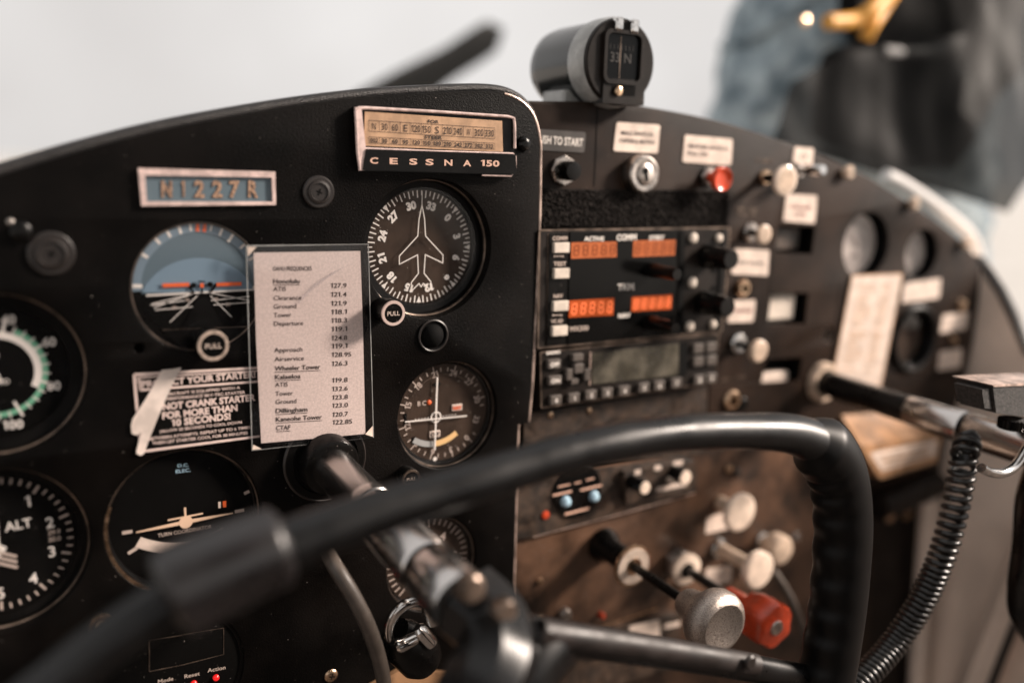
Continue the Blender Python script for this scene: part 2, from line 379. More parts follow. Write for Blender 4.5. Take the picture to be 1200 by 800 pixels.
# raised ring where the shock mount shows under the heading dial
def screw(parent, px, py, rpx, m='plastic', y=YF, dome=.35, cup=None, phillips=True, name='screw'):
    P = at(px, py, y); r = rpx*mpp(px, py, y); q = P-Vector(parent.location); bm = B(); 
    if cup: lathe(bm, [(r, 0), (r, r*.18), (r*.93, r*.32), (r*.62, r*.30), (r*.58, r*.1)], 32, cap1=True)
    h = r*.56 if cup else r; b = r*.15 if cup else 0
    lathe(bm, [(h, 0), (h, b+r*.12), (h*.9, b+r*dome*.7), (h*.6, b+r*dome), (h*.3, b+r*dome*1.08)], 28)
    o = obj(name, bm, m, parent, loc=q)
    if phillips:
        bm = B(); t = b+r*dome*1.1+.0001
        prism(bm, [(-h*.45,-h*.09),(h*.45,-h*.09),(h*.45,h*.09),(-h*.45,h*.09)], t-.0003, t+.00005)
        prism(bm, [(-h*.09,-h*.45),(h*.09,-h*.45),(h*.09,h*.45),(-h*.09,h*.45)], t-.0003, t+.00008)
        c = obj('cross_slot', bm, 'matte', o); c.rotation_euler = (0, random.uniform(0, 1.5), 0)
    return o
def washer_screw(parent, px, py, rpx, m='plastic'):
    P = at(px, py, YF); r = rpx*mpp(px, py); q = P-Vector(parent.location); bm = B()
    lathe(bm, [(r, 0), (r, r*.10), (r*.92, r*.17), (r*.74, r*.17), (r*.70, r*.26), (r*.55, r*.30), (r*.50, r*.2), (r*.3, r*.2)], 36)
    o = obj('screw', bm, m, parent, loc=q); bm = B(); t = r*.2+.0002
    prism(bm, [(-r*.2,-r*.04),(r*.2,-r*.04),(r*.2,r*.04),(-r*.2,r*.04)], t-.0002, t); prism(bm, [(-r*.04,-r*.2),(r*.04,-r*.2),(r*.04,r*.2),(-r*.04,r*.2)], t-.0002, t+.00006)
    obj('cross_slot', bm, 'matte', o).rotation_euler = (0, .4, 0); return o
washer_screw(flight, 373, 225, 19, 'wash'); washer_screw(flight, 60, 297, 26, 'wash')
screw(flight, 613, 169, 9, 'plastic', phillips=False, dome=.6)
screw(flight, 24, 271, 13, 'plastic', phillips=False, dome=.7)
screw(flight, 118, 731, 15, 'brass', cup=True); screw(flight, 388, 791, 8, 'brass'); 
screw(flight, 12, 190+70, 4, 'steel', phillips=False)
screw(flight, 580, 560, 9, 'plastic')
# knob socket below the heading dial
P = at(507, 393); r = 19*mpp(507, 393); q = P-FP
bm = B(); lathe(bm, [(r, 0), (r, .0009), (r*.9, .0014), (r*.82, .0008), (r*.78, -.001), (r*.70, .001), (r*.5, .0035), (r*.25, .0045), (r*.05, .0048)], 36); obj('socket', bm, 'matte', flight, loc=q)
bm = B(); lathe(bm, [(r*.99, .0009), (r*1.02, .0013), (r*.95, .0017), (r*.9, .0014)], 36, cap1=False); obj('socket_rim', bm, 'wash', flight, loc=q)

# ------------------------------------------------------------------ gauges in the flight panel
def gauge(name, label, key, rec=.010, dialm='dial', lip=True, glass=True, group='round gauges in the black flight panel', dr=.90, lit=True, glass_in=.0045):
    P, r = gp[key]; t = thing(name, label, 'gauge', P, group); bm = B()
    lathe(bm, [(r*1.0-.0002, -.0005), (r*.985, -.0012), (r*.975, -rec*.45), (r*.945, -rec*.5), (r*.94, -rec*.8), (r*dr, -rec*.85), (r*dr*.985, -rec)], 84, cap1=False)
    bz = obj('bezel', bm, 'bezel', t)
    if lit:
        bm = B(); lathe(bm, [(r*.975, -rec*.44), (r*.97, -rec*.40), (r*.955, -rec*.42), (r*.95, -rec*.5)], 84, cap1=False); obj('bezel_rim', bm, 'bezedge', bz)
    bm = B(); disc(bm, r*dr, -rec, 84); d = obj('dial', bm, dialm, t, smooth=False)
    if glass:
        bm = B(); disc(bm, r*dr*1.03, -rec+glass_in, 84); obj('cover_glass', bm, 'glass', t, smooth=False)
    return t, d, r, rec
def fl(o=0): return o
# airspeed indicator
t, d, r, rec = gauge('airspeed_indicator', 'airspeed dial with white and green arcs, half cut off at the left edge', 'asi', dr=.80)
o_ = -rec+.0003; a0 = {40:12, 60:62, 80:108, 100:160, 120:205, 140:245, 160:285}; kx = r/100
bm = B(); sector(bm, 41*kx, 49.5*kx, 2, 118, o_, 50); obj('white_arc', bm, 'white', d, smooth=False)
K['green'] = mat('green dial paint', (.16,.42,.27), .6)
bm = B(); sector(bm, 49.6*kx, 56*kx, 26, 205, o_, 50); obj('green_arc', bm, 'green', d, smooth=False)
K['yellowp'] = mat('yellow dial paint', (.7,.5,.1), .6)
bm = B(); sector(bm, 49.6*kx, 56*kx, 205, 265, o_, 30); obj('yellow_arc', bm, 'yellowp', d, smooth=False)
bm = B()
for a in range(12, 300, 12):
    big = a % 48 == 12
    tick(bm, a, (41 if big else 50)*kx, (62 if big else 59)*kx, (3 if big else 1.6)*kx, o_+.0001)
obj('tick_marks', bm, 'white', d, smooth=False)
bm = B()
for s_, (u, v_) in (('40', (17, 63)), ('60', (59, 33)), ('80', (61, -22)), ('100', (14, -66)), ('120', (-34, -60)), ('140', (-64, -22)), ('160', (-58, 30))):
    text(bm, s_, u*kx, v_*kx, 11*kx, o_+.0001, bold=.03)
text(bm, 'MPH', -4*kx, 20*kx, 6*kx, o_); text(bm, 'AIRSPEED', -4*kx, -12*kx, 6*kx, o_)
obj('numerals', bm, 'white', d, smooth=False)
bm = B(); prism(bm, [(-2*kx,-12*kx),(2*kx,-12*kx),(1.6*kx,44*kx),(0,50*kx),(-1.6*kx,44*kx)], -rec+.0015, -rec+.0020); nd = obj('needle', bm, 'white', t); nd.rotation_euler = (0, R(-20), 0)
# attitude indicator
t, d, r, rec = gauge('attitude_indicator', 'attitude gauge with grey-blue sky, black ground and orange wing bars, left of the frequency list', 'ai', dialm='sky2', dr=.975, rec=.004, glass_in=.0032)
kx = r/78.5; ox, oz = 0, 0
def pt(px, py): a = at(px, py, YF+rec); return (a.x-t.location.x, a.z-t.location.z)
bm = B(); sector(bm, 64*kx, 76*kx, -92, 92, -rec+.0004, 60); ring_ = obj('bank_ring', bm, 'sky3', d, smooth=False)
bm = B(); sector(bm, 64*kx, 76.3*kx, 92, 268, -rec+.0004, 60); obj('lower_ring', bm, 'bezel', d, smooth=False)
bm = B()
for a, l, w_ in ((-90,12,4),(-60,9,3.4),(-45+3,9,3),(-30,9,3),(-19,10,3),(-10+1,9,2.5),(10,8,2),(20,10,3),(31,12,3.5),(45,9,3),(60,9,3.4),(90,12,4)):
    tick(bm, a+3, (75-l)*kx, 75*kx, w_*kx, -rec+.0006)
obj('bank_marks', bm, 'white', ring_, smooth=False)
bm = B(); 
for a in (-2.5, 4): tick(bm, a+3, 65*kx, 75*kx, 4*kx, -rec+.0007)
obj('top_index', bm, 'orange', ring_, smooth=False)
bm = B(); pts = []
for k in range(41):
    a = R(20+140*k/40); pts.append((68*kx*math.cos(a)*1.02, -28*kx+62*kx*math.sin(a)))
pts = [(x, z) for x, z in pts if x*x+z*z < (64*kx)**2]; 
ngon(bm, [pt(174+120,342), *pts, pt(172,343)], -rec+.0003); obj('horizon_sky', bm, 'sky1', d, smooth=False)
bm = B(); g_ = [(64*kx*math.cos(R(a)), 64*kx*math.sin(R(a))) for a in range(-5, -176, -5)]; ngon(bm, g_, -rec+.0005); obj('ground_half', bm, 'dial', d, smooth=False)
bm = B()
def ln(p, q, w_, o): 
    a = pt(*p); b = pt(*q); bar(bm, a[0], a[1], b[0], b[1], w_*kx, o)
o2 = -rec+.0007
ln((171,346),(298,339),2.0,o2)
for p, q in (((228,343),(180,360)),((228,343),(178,356)),((231,346),(199,377)),((247,343),(292,352)),((246,346),(271,371)),((176,357),(216,352)),((181,363),(228,359)),((247,352),(292,347)),((250,357),(292,354))): ln(p, q, .95, o2)
obj('horizon_lines', bm, 'white', d, smooth=False)
bm = B(); 
for s_, p in (('20',(204,360)),('20',(267,356)),('10',(219,351)),('10',(253,350))): a = pt(*p); text(bm, s_, a[0], a[1], 4*kx, o2+.0002)
obj('pitch_numerals', bm, 'dimwhite', d, smooth=False)
bm = B(); ngon(bm, [pt(231,349), pt(243,349), pt(262,384), pt(212,386)], o2+.0003); ngon(bm, [pt(188,384), pt(290,383), pt(280,402), pt(255,413), pt(215,410)], o2+.0004); obj('lower_mask', bm, 'bezel', d, smooth=False)
bm = B(); a = pt(190,386); b = pt(292,382); bar(bm, a[0], a[1], b[0], b[1], .8*kx, o2+.0005); obj('mask_line', bm, 'bezedge', d, smooth=False)
for (p, q, q2) in (((190,334),(221,334),(226,343)), ((282,332),(253,332),(246,342))):
    bm = B(); a = pt(*p); b = pt(*q); prism(bm, [(min(a[0],b[0]), a[1]-2.1*kx), (max(a[0],b[0]), a[1]-2.1*kx), (max(a[0],b[0]), a[1]+2.1*kx), (min(a[0],b[0]), a[1]+2.1*kx)], o2+.0004, o2+.0009); wb = obj('wing_bar', bm, 'orange', d)
    bm = B(); c = pt(*q2); bar(bm, b[0], b[1], c[0], c[1], 3*kx, o2+.0006); obj('wing_bracket', bm, 'matte', wb, smooth=False)
bm = B(); a = pt(236,334); prism(bm, [(a[0]-2*kx,a[1]-2.4*kx),(a[0]+2*kx,a[1]-2.4*kx),(a[0]+2*kx,a[1]+2.4*kx),(a[0]-2*kx,a[1]+2.4*kx)], o2+.0004, o2+.001); obj('centre_index', bm, 'orange', d)
bm = B(); 
for p in ((226,334),(245.5,333)): a = pt(*p); disc(bm, 3.4*kx, o2+.0006, 16, a[0], a[1])
a = pt(236,334); bar(bm, a[0]-9*kx, a[1], a[0]+9*kx, a[1], 1.1*kx, o2+.0005); bar(bm, a[0], a[1]-14*kx, a[0], a[1], 2.2*kx, o2+.0005); bar(bm, a[0]-4*kx, a[1]+5*kx, a[0]+4*kx, a[1]+4*kx, 1.6*kx, o2+.0005)
obj('index_yoke', bm, 'matte', d, smooth=False)
K['ringc'] = mat('dirty ring', (.36,.28,.23), .45, noise_amt=.3, nscale=200)
K['pinkk'] = mat('pinkish worn ring', (.52,.40,.36), .4)
def ringknob(t, px, py, rpx, length, m='plastic', ringm='ringc', face='plastic', name='knob', y=YF):
    P = at(px, py, y-length); r_ = rpx*(P.y+D)*0+rpx*mpp(px, py, y-length); q = (P.x-t.location.x, P.z-t.location.z); y0 = -(y-t.location.y)
    bm = B(); lathe(bm, [(r_*.9, y0), (r_*.92, y0+length*.45), (r_, y0+length*.5), (r_, y0+length*.93), (r_*.93, y0+length), (r_*.62, y0+length)], 40, cx=q[0], cz=q[1], cap1=True)
    k = obj(name, bm, m, t); bm = B(); lathe(bm, [(r_*.98, y0+length*.93), (r_*.94, y0+length+.0004), (r_*.74, y0+length+.0004), (r_*.70, y0+length*.93)], 40, cx=q[0], cz=q[1], cap1=False); obj('knob_ring', bm, ringm, k)
    bm = B(); text(bm, 'PULL', q[0], q[1], r_*.34, y0+length+.0003, width=r_*1.0); obj('lettering', bm, 'dimwhite', k, smooth=False); return k
ringknob(t, 250, 405, 19, .014)
# heading dial
t, d, r, rec = gauge('heading_indicator', 'heading dial with white outlined aeroplane and compass numbers below the compass card', 'dg', rec=.014, dialm='dialbrown', dr=.83)
kx = r/83*.97; RD = r*.815; o_ = -rec+.0003
bm = B()
for a in range(0, 360, 5):
    aa = a+15+1; L_ = 9.5 if a % 10 == 0 else 6.5
    tick(bm, aa, RD-L_*kx, RD-.5*kx, (1.7 if a % 10 == 0 else 1.4)*kx, o_)
obj('tick_marks', bm, 'white', d, smooth=False)
bm = B()
for i, s_ in enumerate(('33','0','3','6','9','12','15','18','21','24','27','30')):
    a = 15+30*i+1; rr = RD-17.5*kx; text(bm, s_, rr*math.sin(R(a)), rr*math.cos(R(a)), 9.4*kx, o_, rot=a, bold=.06)
for a in (46, 91, 136, 181, 226, 316):
    c_, s_ = math.cos(R(a)), math.sin(R(a)); p = lambda u, v_: (u*c_+v_*s_, -u*s_+v_*c_)
    ngon(bm, [p(-3.2*kx, RD-1*kx), p(3.2*kx, RD-1*kx), p(0, RD-9*kx)], o_+.0001)
obj('numerals', bm, 'white', d, smooth=False)
half = [(0,52),(4,34),(5.5,14),(31,-10),(31,-20),(5.5,-9),(4,-32),(14,-43),(13,-53),(3,-44.5),(0,-49)]
pl = [(x*kx*.95, z*kx*1.0) for x, z in half]; pl += [(-x, z) for x, z in pl[-2:0:-1]]
bm = B(); poly(bm, pl, 1.3*kx, -rec+.0022, closed=True); bar(bm, 0, 50*kx, 0, 68*kx, 1.1*kx, -rec+.0022)
for x, z in pl: disc(bm, .65*kx, -rec+.00225, 10, x, z)
obj('aeroplane_outline', bm, 'white', t, smooth=False)
bm = B()
for u, v_ in ((-13,4),(6,11),(1,-12)): poly(bm, [(u*kx,(v_-2.5)*kx),((u+3)*kx,(v_-1)*kx),((u+2.5)*kx,(v_+2.5)*kx),((u-.5)*kx,(v_+1.5)*kx)], .7*kx, -rec+.0021, True)
obj('index_marks', bm, 'matte', t, smooth=False)
ringknob(t, 461, 367, 15.5, .017, ringm='pinkk')
# course deviation dial
t, d, r, rec = gauge('course_indicator', 'course deviation dial with white crossed needles and blue and yellow arc, beneath the heading dial', 'obs', rec=.0085, dialm='dialbrown', dr=.90)
kx = r/66; o_ = -rec+.0003
def pt(px, py): a = at(px, py, YF+rec); return (a.x-t.location.x, a.z-t.location.z)
bm = B()
for i in range(36):
    a = i*10-14
    if 95 < a < 120: continue
    tick(bm, a, 50*kx, (58 if i % 3 == 0 else 55)*kx, 1.3*kx, o_)
obj('tick_marks', bm, 'dimwhite', d, smooth=False)
bm = B()
for i, s_ in enumerate(('21','24','27','30','33','0','3','6','9','12','15','18')): a = -14+30*i; text(bm, s_, 47*kx*math.sin(R(a))*1.0, 49*kx*math.cos(R(a)), 7.5*kx, o_+.0001, rot=a, bold=.02)
obj('numerals', bm, 'dimwhite', d, smooth=False)
bm = B(); sector(bm, 46.2*kx, 46.9*kx, -60, 60, o_+.0002); obj('inner_edge', bm, 'bezedge', d, smooth=False)
bm = B(); a = pt(511,441); b = pt(508,526); bar(bm, a[0], a[1], b[0], b[1], 2*kx, -rec+.002); obj('needle', bm, 'white', t, smooth=False)
bm = B(); a = pt(473,493); b = pt(545,486); bar(bm, a[0], a[1], b[0], b[1], 1.7*kx, -rec+.0023); obj('needle', bm, 'white', t, smooth=False)
bm = B(); c = pt(510,488); sector(bm, 5.2*kx, 7*kx, 0, 360, -rec+.0012, 32, *c)
for k in range(1, 6):
    for dx, dz in ((1,0),(-1,0),(0,1),(0,-1)): disc(bm, .75*kx, -rec+.0008, 8, c[0]+dx*(6+4*k)*kx, c[1]+dz*(6+4*k)*kx)
obj('deviation_dots', bm, 'white', d, smooth=False)
bm = B(); a = pt(494,472); text(bm, 'B C', a[0], a[1], 5.5*kx, o_+.0002, bold=.03); obj('lettering', bm, 'dimwhite', d, smooth=False)
bm = B(); a = pt(502.5,471); lathe(bm, [(2.9*kx, o_), (2.7*kx, o_+.0006), (1.5*kx, o_+.0010)], 20, cx=a[0], cz=a[1]); obj('lamp', bm, 'orange', d)
for px, py, s_ in ((535,477,'NAV'),(509,508,'OFF')):
    bm = B(); a = pt(px, py); box(bm, a[0], a[1], 14*kx, 8*kx, o_, o_+.0006, .0005); f = obj('warning_flag', bm, 'cream', d)
    bm = B(); text(bm, s_, a[0], a[1], 5*kx, o_+.0008, width=11*kx, bold=.03); obj('lettering', bm, 'orange' if s_ == 'NAV' else 'ink', f, smooth=False)
bm = B(); c = pt(509,474); sector(bm, 44*kx, 51*kx, 181, 214, o_+.0004, 20, *c); obj('blue_arc', bm, 'ltgrey', d, smooth=False)
K['yarc'] = mat('pale orange paint', (.78,.50,.22), .6)
bm = B(); sector(bm, 44*kx, 51*kx, 142, 178, o_+.0004, 20, *c); obj('yellow_arc', bm, 'yarc', d, smooth=False)
bm = B(); a = pt(509,537); disc(bm, 2.6*kx, o_+.0006, 20, *a); obj('lower_index', bm, 'white', d, smooth=False)
bm = B()
for (px, py, w_, h_) in ((512,450,9,4),(475,490,3,12),(485,514,5,5)): a = pt(px, py); box(bm, a[0], a[1], w_*kx, h_*kx, o_, o_+.0003)
obj('needle_slot', bm, 'matte', d)
ringknob(t, 482, 561, 12, .010, ringm='bezedge')
# altimeter
t, d, r, rec = gauge('altimeter', 'altimeter with ALT lettering and large white numerals, cut off at the lower left edge', 'alt', dr=.86)
kx = r/103; o_ = -rec+.0003; bm = B()
for i in range(50):
    a = i*7.2; tick(bm, a, (76 if i % 5 else 72)*kx, 83*kx, (2.2 if i % 5 else 3)*kx, o_)
obj('tick_marks', bm, 'dimwhite', d, smooth=False)
bm = B()
for i in range(10):
    a = i*36; text(bm, str(i), 61*kx*math.sin(R(a)), 61*kx*math.cos(R(a)), 14*kx, o_, bold=.02, rot=-3)
text(bm, 'ALT', 24*kx, 22*kx, 12*kx, o_, rot=-4, bold=.01)
obj('numerals', bm, 'white', d, smooth=False)
bm = B(); prism(bm, rrect(20*kx, 19*kx, .0005, 2, 62*kx, 2*kx), -rec+.0001, -rec+.0005); pw = obj('pressure_window', bm, 'matte', d)
bm = B(); text(bm, '29.9', 62*kx, 6*kx, 6*kx, -rec+.0007); text(bm, '30.0', 62*kx, -3*kx, 6*kx, -rec+.0007); obj('numerals', bm, 'dimwhite', pw, smooth=False)
bm = B()
for z in (-18, -25, -32): bar(bm, -8*kx, (z+14)*kx, 20*kx, z*kx, 3.6*kx, o_+.0003)
obj('striped_flag', bm, 'dimwhite', d, smooth=False)
bm = B(); prism(bm, [(-3*kx,-14*kx),(3*kx,-14*kx),(3.4*kx,60*kx),(0,74*kx),(-3.4*kx,60*kx)], -rec+.0016, -rec+.0021); obj('needle', bm, 'white', t)
bm = B(); prism(bm, [(-3*kx,-10*kx),(3*kx,-10*kx),(6*kx,30*kx),(0,44*kx),(-6*kx,30*kx)], -rec+.0024, -rec+.0028); obj('needle', bm, 'white', t).rotation_euler = (0, R(-60), 0)
# turn coordinator
t, d, r, rec = gauge('turn_coordinator', 'black turn coordinator with tilted tan aeroplane above a pale slip tube', 'tc', rec=.008, dr=.92, glass_in=.005)
kx = r/90; o_ = -rec+.0003
def pt(px, py): a = at(px, py, YF+rec); return (a.x-t.location.x, a.z-t.location.z)
K['tanp'] = mat('tan dial paint', (.75,.52,.36), .6)
bm = B(); a = pt(159,622); b = pt(272,599.5); c = pt(217,610); nv = (b[0]-a[0], b[1]-a[1])
def quadline(bm, p, q, w0, w1, o): 
    p = Vector(p); q = Vector(q); dd = (q-p).normalized(); n_ = Vector((-dd.y, dd.x)); ngon(bm, [tuple(p+n_*w0), tuple(q+n_*w1), tuple(q-n_*w1), tuple(p-n_*w0)], o)
quadline(bm, a, c, .8*kx, 2.6*kx, -rec+.0018); quadline(bm, b, c, .8*kx, 2.6*kx, -rec+.0018); disc(bm, 7.8*kx, -rec+.0019, 28, *c)
a = pt(196,608); b = pt(237,600); bar(bm, *a, *b, 2*kx, -rec+.0017); a = pt(216,593); bar(bm, *a, *c, 2.4*kx, -rec+.0017)
obj('miniature_aeroplane', bm, 'tanp', t, smooth=False)
bm = B()
for p, q in (((143,624),(155,622)),((275,599),(286,597)),((150,648),(161,641)),((292,575),(286,578))): a = pt(*p); b = pt(*q); bar(bm, *a, *b, 4*kx, o_)
obj('index_marks', bm, 'dimwhite', d, smooth=False)
F = Frame(t.location, YF+rec); bm = B(); F.text(bm, 'TURN COORDINATOR', (185,629), (248,618), 4.6, o_); obj('lettering', bm, 'dimwhite', d, smooth=False)
bm = B(); F.text(bm, 'D.C.', (208,547), (221,546), 4, o_); F.text(bm, 'ELEC.', (206,554), (223,552), 4.4, o_); obj('lettering', bm, 'bluelens', d, smooth=False)
bm = B(); c = pt(214,540); sector(bm, 94*kx, 107*kx, 153, 212, o_+.0002, 40, c[0], c[1]-5*kx); tb = obj('slip_tube', bm, 'cream', d, smooth=False)
bm = B(); a = pt(216,643); disc(bm, 6.5*kx, o_+.0006, 28, *a); obj('slip_ball', bm, 'matte', tb, smooth=False)
bm = B(); a = pt(264,590); bar(bm, a[0]-1*kx, a[1]-4*kx, a[0]-1*kx, a[1]+4*kx, 4*kx, o_); f = obj('power_flag', bm, 'orange', d, smooth=False)
bm = B(); bar(bm, a[0]-7*kx, a[1]-4*kx, a[0]-7*kx, a[1]+4*kx, 3*kx, o_); obj('flag_stripe', bm, 'cream', f, smooth=False)
bm = B(); c2 = (0,0); sector(bm, 84.5*kx, 88.5*kx, 195, 292, .0003-.0012, 60); obj('lit_rim_arc', bm, 'brass', t, smooth=False)  # brass arc painted where light catches the bezel's left edge
# tachometer
t, d, r, rec = gauge('tachometer', 'small brown dial with numerals 2, 4 and 6 partly hidden behind the control yoke shaft', 'tach', rec=.007, dialm='dialbrown', dr=.92)
kx = r/59; o_ = -rec+.0003; bm = B()
for i in range(31): tick(bm, -135+i*9, (44 if i % 5 else 41)*kx, 52*kx, 1.7*kx, o_)
obj('tick_marks', bm, 'dimwhite', d, smooth=False)
bm = B()
for i, s_ in enumerate(('0','2','4','6','8','10')): a = -75+i*55; text(bm, s_, 33*kx*math.sin(R(a)), 33*kx*math.cos(R(a)), 12*kx, o_, rot=a*.4, bold=.02)
obj('numerals', bm, 'dimwhite', d, smooth=False)
bm = B(); prism(bm, [(-1*kx,-8*kx),(1*kx,-8*kx),(2*kx,10*kx),(0,40*kx),(-2*kx,10*kx)], -rec+.0015, -rec+.0019); obj('needle', bm, 'dimwhite', t).rotation_euler = (0, R(-110), 0)
# digital timer
t, d, r, rec = gauge('digital_timer', 'black digital timer with Mode, Reset and Action buttons at the bottom edge', 'timer', rec=.002, dr=.95, glass=False, lit=False)
def pt(px, py): a = at(px, py, YF+rec); return (a.x-t.location.x, a.z-t.location.z)
F = Frame(t.location, YF+rec); bm = B()
for s_, p, q in (('Mode',(185,800),(203,796)),('Reset',(216,794),(234,790)),('Action',(243,787),(264,783))): F.text(bm, s_, p, q, 5, .0004-rec)
obj('lettering', bm, 'dimwhite', d, smooth=False)
for p in ((196,806),(227,800),(253,793)):
    bm = B(); a = pt(*p); lathe(bm, [(.0018,-rec),(.0017,-rec+.0012),(.001,-rec+.0018)], 20, cx=a[0], cz=a[1]); obj('button', bm, 'led' , d)
bm = B(); pr = [pt(215,778), pt(262,766), pt(262,735), pt(175,750), pt(175,786)]; poly(bm, pr, .0004, -rec+.0003, True); obj('display_outline', bm, 'bezedge', d, smooth=False)

# ------------------------------------------------------------------ cards and placards on the flight panel
def card(name, label, cat, px4, m='cream', th=.0006, y=YF, texts=(), ink='ink', frame=None, group=None, bold=.012, base=0):
    c = [at(*p, y) for p in px4]; P = sum(c, Vector())/len(c); t = thing(name, label, cat, P, group); F = Frame(P, y)
    bm = B(); prism(bm, [F(*p) for p in px4], base, base+th); s = obj('plate', bm, m, t, ang=20)
    bm2 = bmesh.new(); bm2.from_mesh(s.data); bmesh.ops.bevel(bm2, geom=[e for e in bm2.edges if abs(e.verts[0].co.y-e.verts[1].co.y) > th*.5], offset=.0008, segments=3, affect='EDGES'); bm2.to_mesh(s.data); bm2.free()
    if texts:
        bm = B()
        for s_, p, q, h in texts: F.text(bm, s_, p, q, h, base+th+.0002, bold)
        obj('lettering', bm, ink, s, smooth=False)
    return t, F, s
# registration plate
t, F, s = card('registration_plate', 'narrow grey-blue plate in a pink-white frame with embossed letters N1227R', 'plate', ((161,197),(321,201),(322,240),(165,241)), 'sky2', .0008)
bm = B(); o4 = [F(*p) for p in ((161,197),(321,201),(322,240),(165,241))]; i4 = [F(*p) for p in ((169,205),(317,208),(318,236),(171,236))]
for k in range(4): prism(bm, [o4[k], o4[(k+1) % 4], i4[(k+1) % 4], i4[k]], .0008, .0026)
K['pinkframe'] = mat('pinkish white frame', (.66,.50,.46), .35, noise_amt=.2, nscale=150)
obj('frame', bm, 'pinkframe', t)
K['emboss'] = mat('embossed letters', (.20,.12,.08), .35, metal=.4, col2=(.60,.38,.26), nscale=900)
for s_, x in zip('N1227R', (195,214,233,254,274,296)):
    bm = B(); a = F(x, 221); h = 19*mpp(x, 221); text(bm, s_, a[0], a[1], h, .0014, rot=2, bold=.035, width=h*(.20 if s_ == '1' else .62))
    ex = bmesh.ops.extrude_face_region(bm, geom=list(bm.faces)); 
    for v in [g for g in ex['geom'] if isinstance(g, bmesh.types.BMVert)]: v.co.y += .0008
    obj('letter', bm, 'emboss', s, smooth=False)
# compass correction card in its holder
H4 = ((412,125),(598,136),(600,205),(417,200))
t, F, s = card('compass_card_holder', 'chrome-edged holder with yellowed FOR and STEER card over a black name strip', 'card holder', H4, 'plastic', .004)
def inset(px, m, nm, o0, o1, parent):
    bm = B(); prism(bm, [F(*p) for p in px], o0, o1); return obj(nm, bm, m, parent)
cd = inset(((424,131),(584,142),(585,178),(423,171)), 'tan', 'card', .0041, .0046, t)
def edge(path, rr, nm='chrome_edge', closed=False):
    bm = B(); pp = [Vector((F(*p)[0], -.0052, F(*p)[1])) for p in path]; sweep(bm, pp, rr, 10); return obj(nm, bm, 'pinkframe', t)
edge(((418,199),(415,178),(414,150),(413,131),(416,127),(424,127),(500,131),(590,137),(597,139),(598,148),(598,174)), .0009)
bm = B(); prism(bm, [F(*p) for p in ((412,126),(419,127),(424,172),(425,199),(417,200))], .004, .0058); obj('left_flange', bm, 'pinkframe', t)
edge(((424,174),(500,177),(596,180),(599,183),(599,199),(594,206),(560,205)), .0006)
ns_ = inset(((424,175),(598,181),(599,204),(420,199)), 'plastic', 'name_strip', .0041, .0066, t)
bm = B(); F2 = Frame(t.location, -.0066)
for s_, x in zip('CESSNA', (438,461,484,503,525,547)): F2.text(bm, s_, (x-4.5, 191.5+(x-438)*.028), (x+5, 191.7+(x-438)*.028), 7, .0068, .03)
F2.text(bm, '150', (563,194.5), (585,195.2), 7, .0068, .03)
K['pinkgold'] = mat('pinkish gold print', (.72,.45,.34), .5); obj('lettering', bm, 'pinkgold', ns_, smooth=False)
bm = B(); F3 = Frame(t.location, -.0046); F3.text(bm, 'FOR', (501,144.0), (514,144.8), 3.6, .0049, .03); F3.text(bm, 'STEER', (497,162.3), (518,163.5), 3.8, .0049, .03)
L1 = ['N','30','60','E','120','150','S','210','240','W','300','330']; L2 = ['002','30','60','90','120','150','180','210','242','272','302','332']
for i in range(12):
    x = 432+i*12.3; n = len(L1[i]); y1 = 141+.062*(x+6-432); y2 = 160.4+.052*(x+6-432)
    wd = {1:4.4, 2:7, 3:10}[n]; F3.text(bm, L1[i], (x+6.15-wd/2, y1+10.4), (x+6.15+wd/2, y1+10.7), 8.2, .0049, .0)
    wd = 9 if len(L2[i]) == 3 else 6.4; F3.text(bm, L2[i], (x+6.15-wd/2, y2+6.1), (x+6.15+wd/2, y2+6.4), 4.9, .0049, .02)
for i in range(13):
    x = 432+i*12.3; y1 = 141+.062*(x-432); y2 = 160.4+.052*(x-432)
    for (y0, y3) in ((y1, y1+12.6), (y2, y2+7.2)):
        a = F3(x, y0); b = F3(x, y3); bar(bm, *a, *b, .00022, .00495)
for (u, v_) in ((141, 150.1), (153.6, 162.7), (160.4, 168), (167.6, 175.2)):
    a = F3(432, u); b = F3(579.6, v_); bar(bm, *a, *b, .00022, .00495)
F3.text(bm, 'RADIO ON', (445,174.5), (485,176.5), 3, .0049, .02)
obj('printing', bm, 'ink', cd, smooth=False)
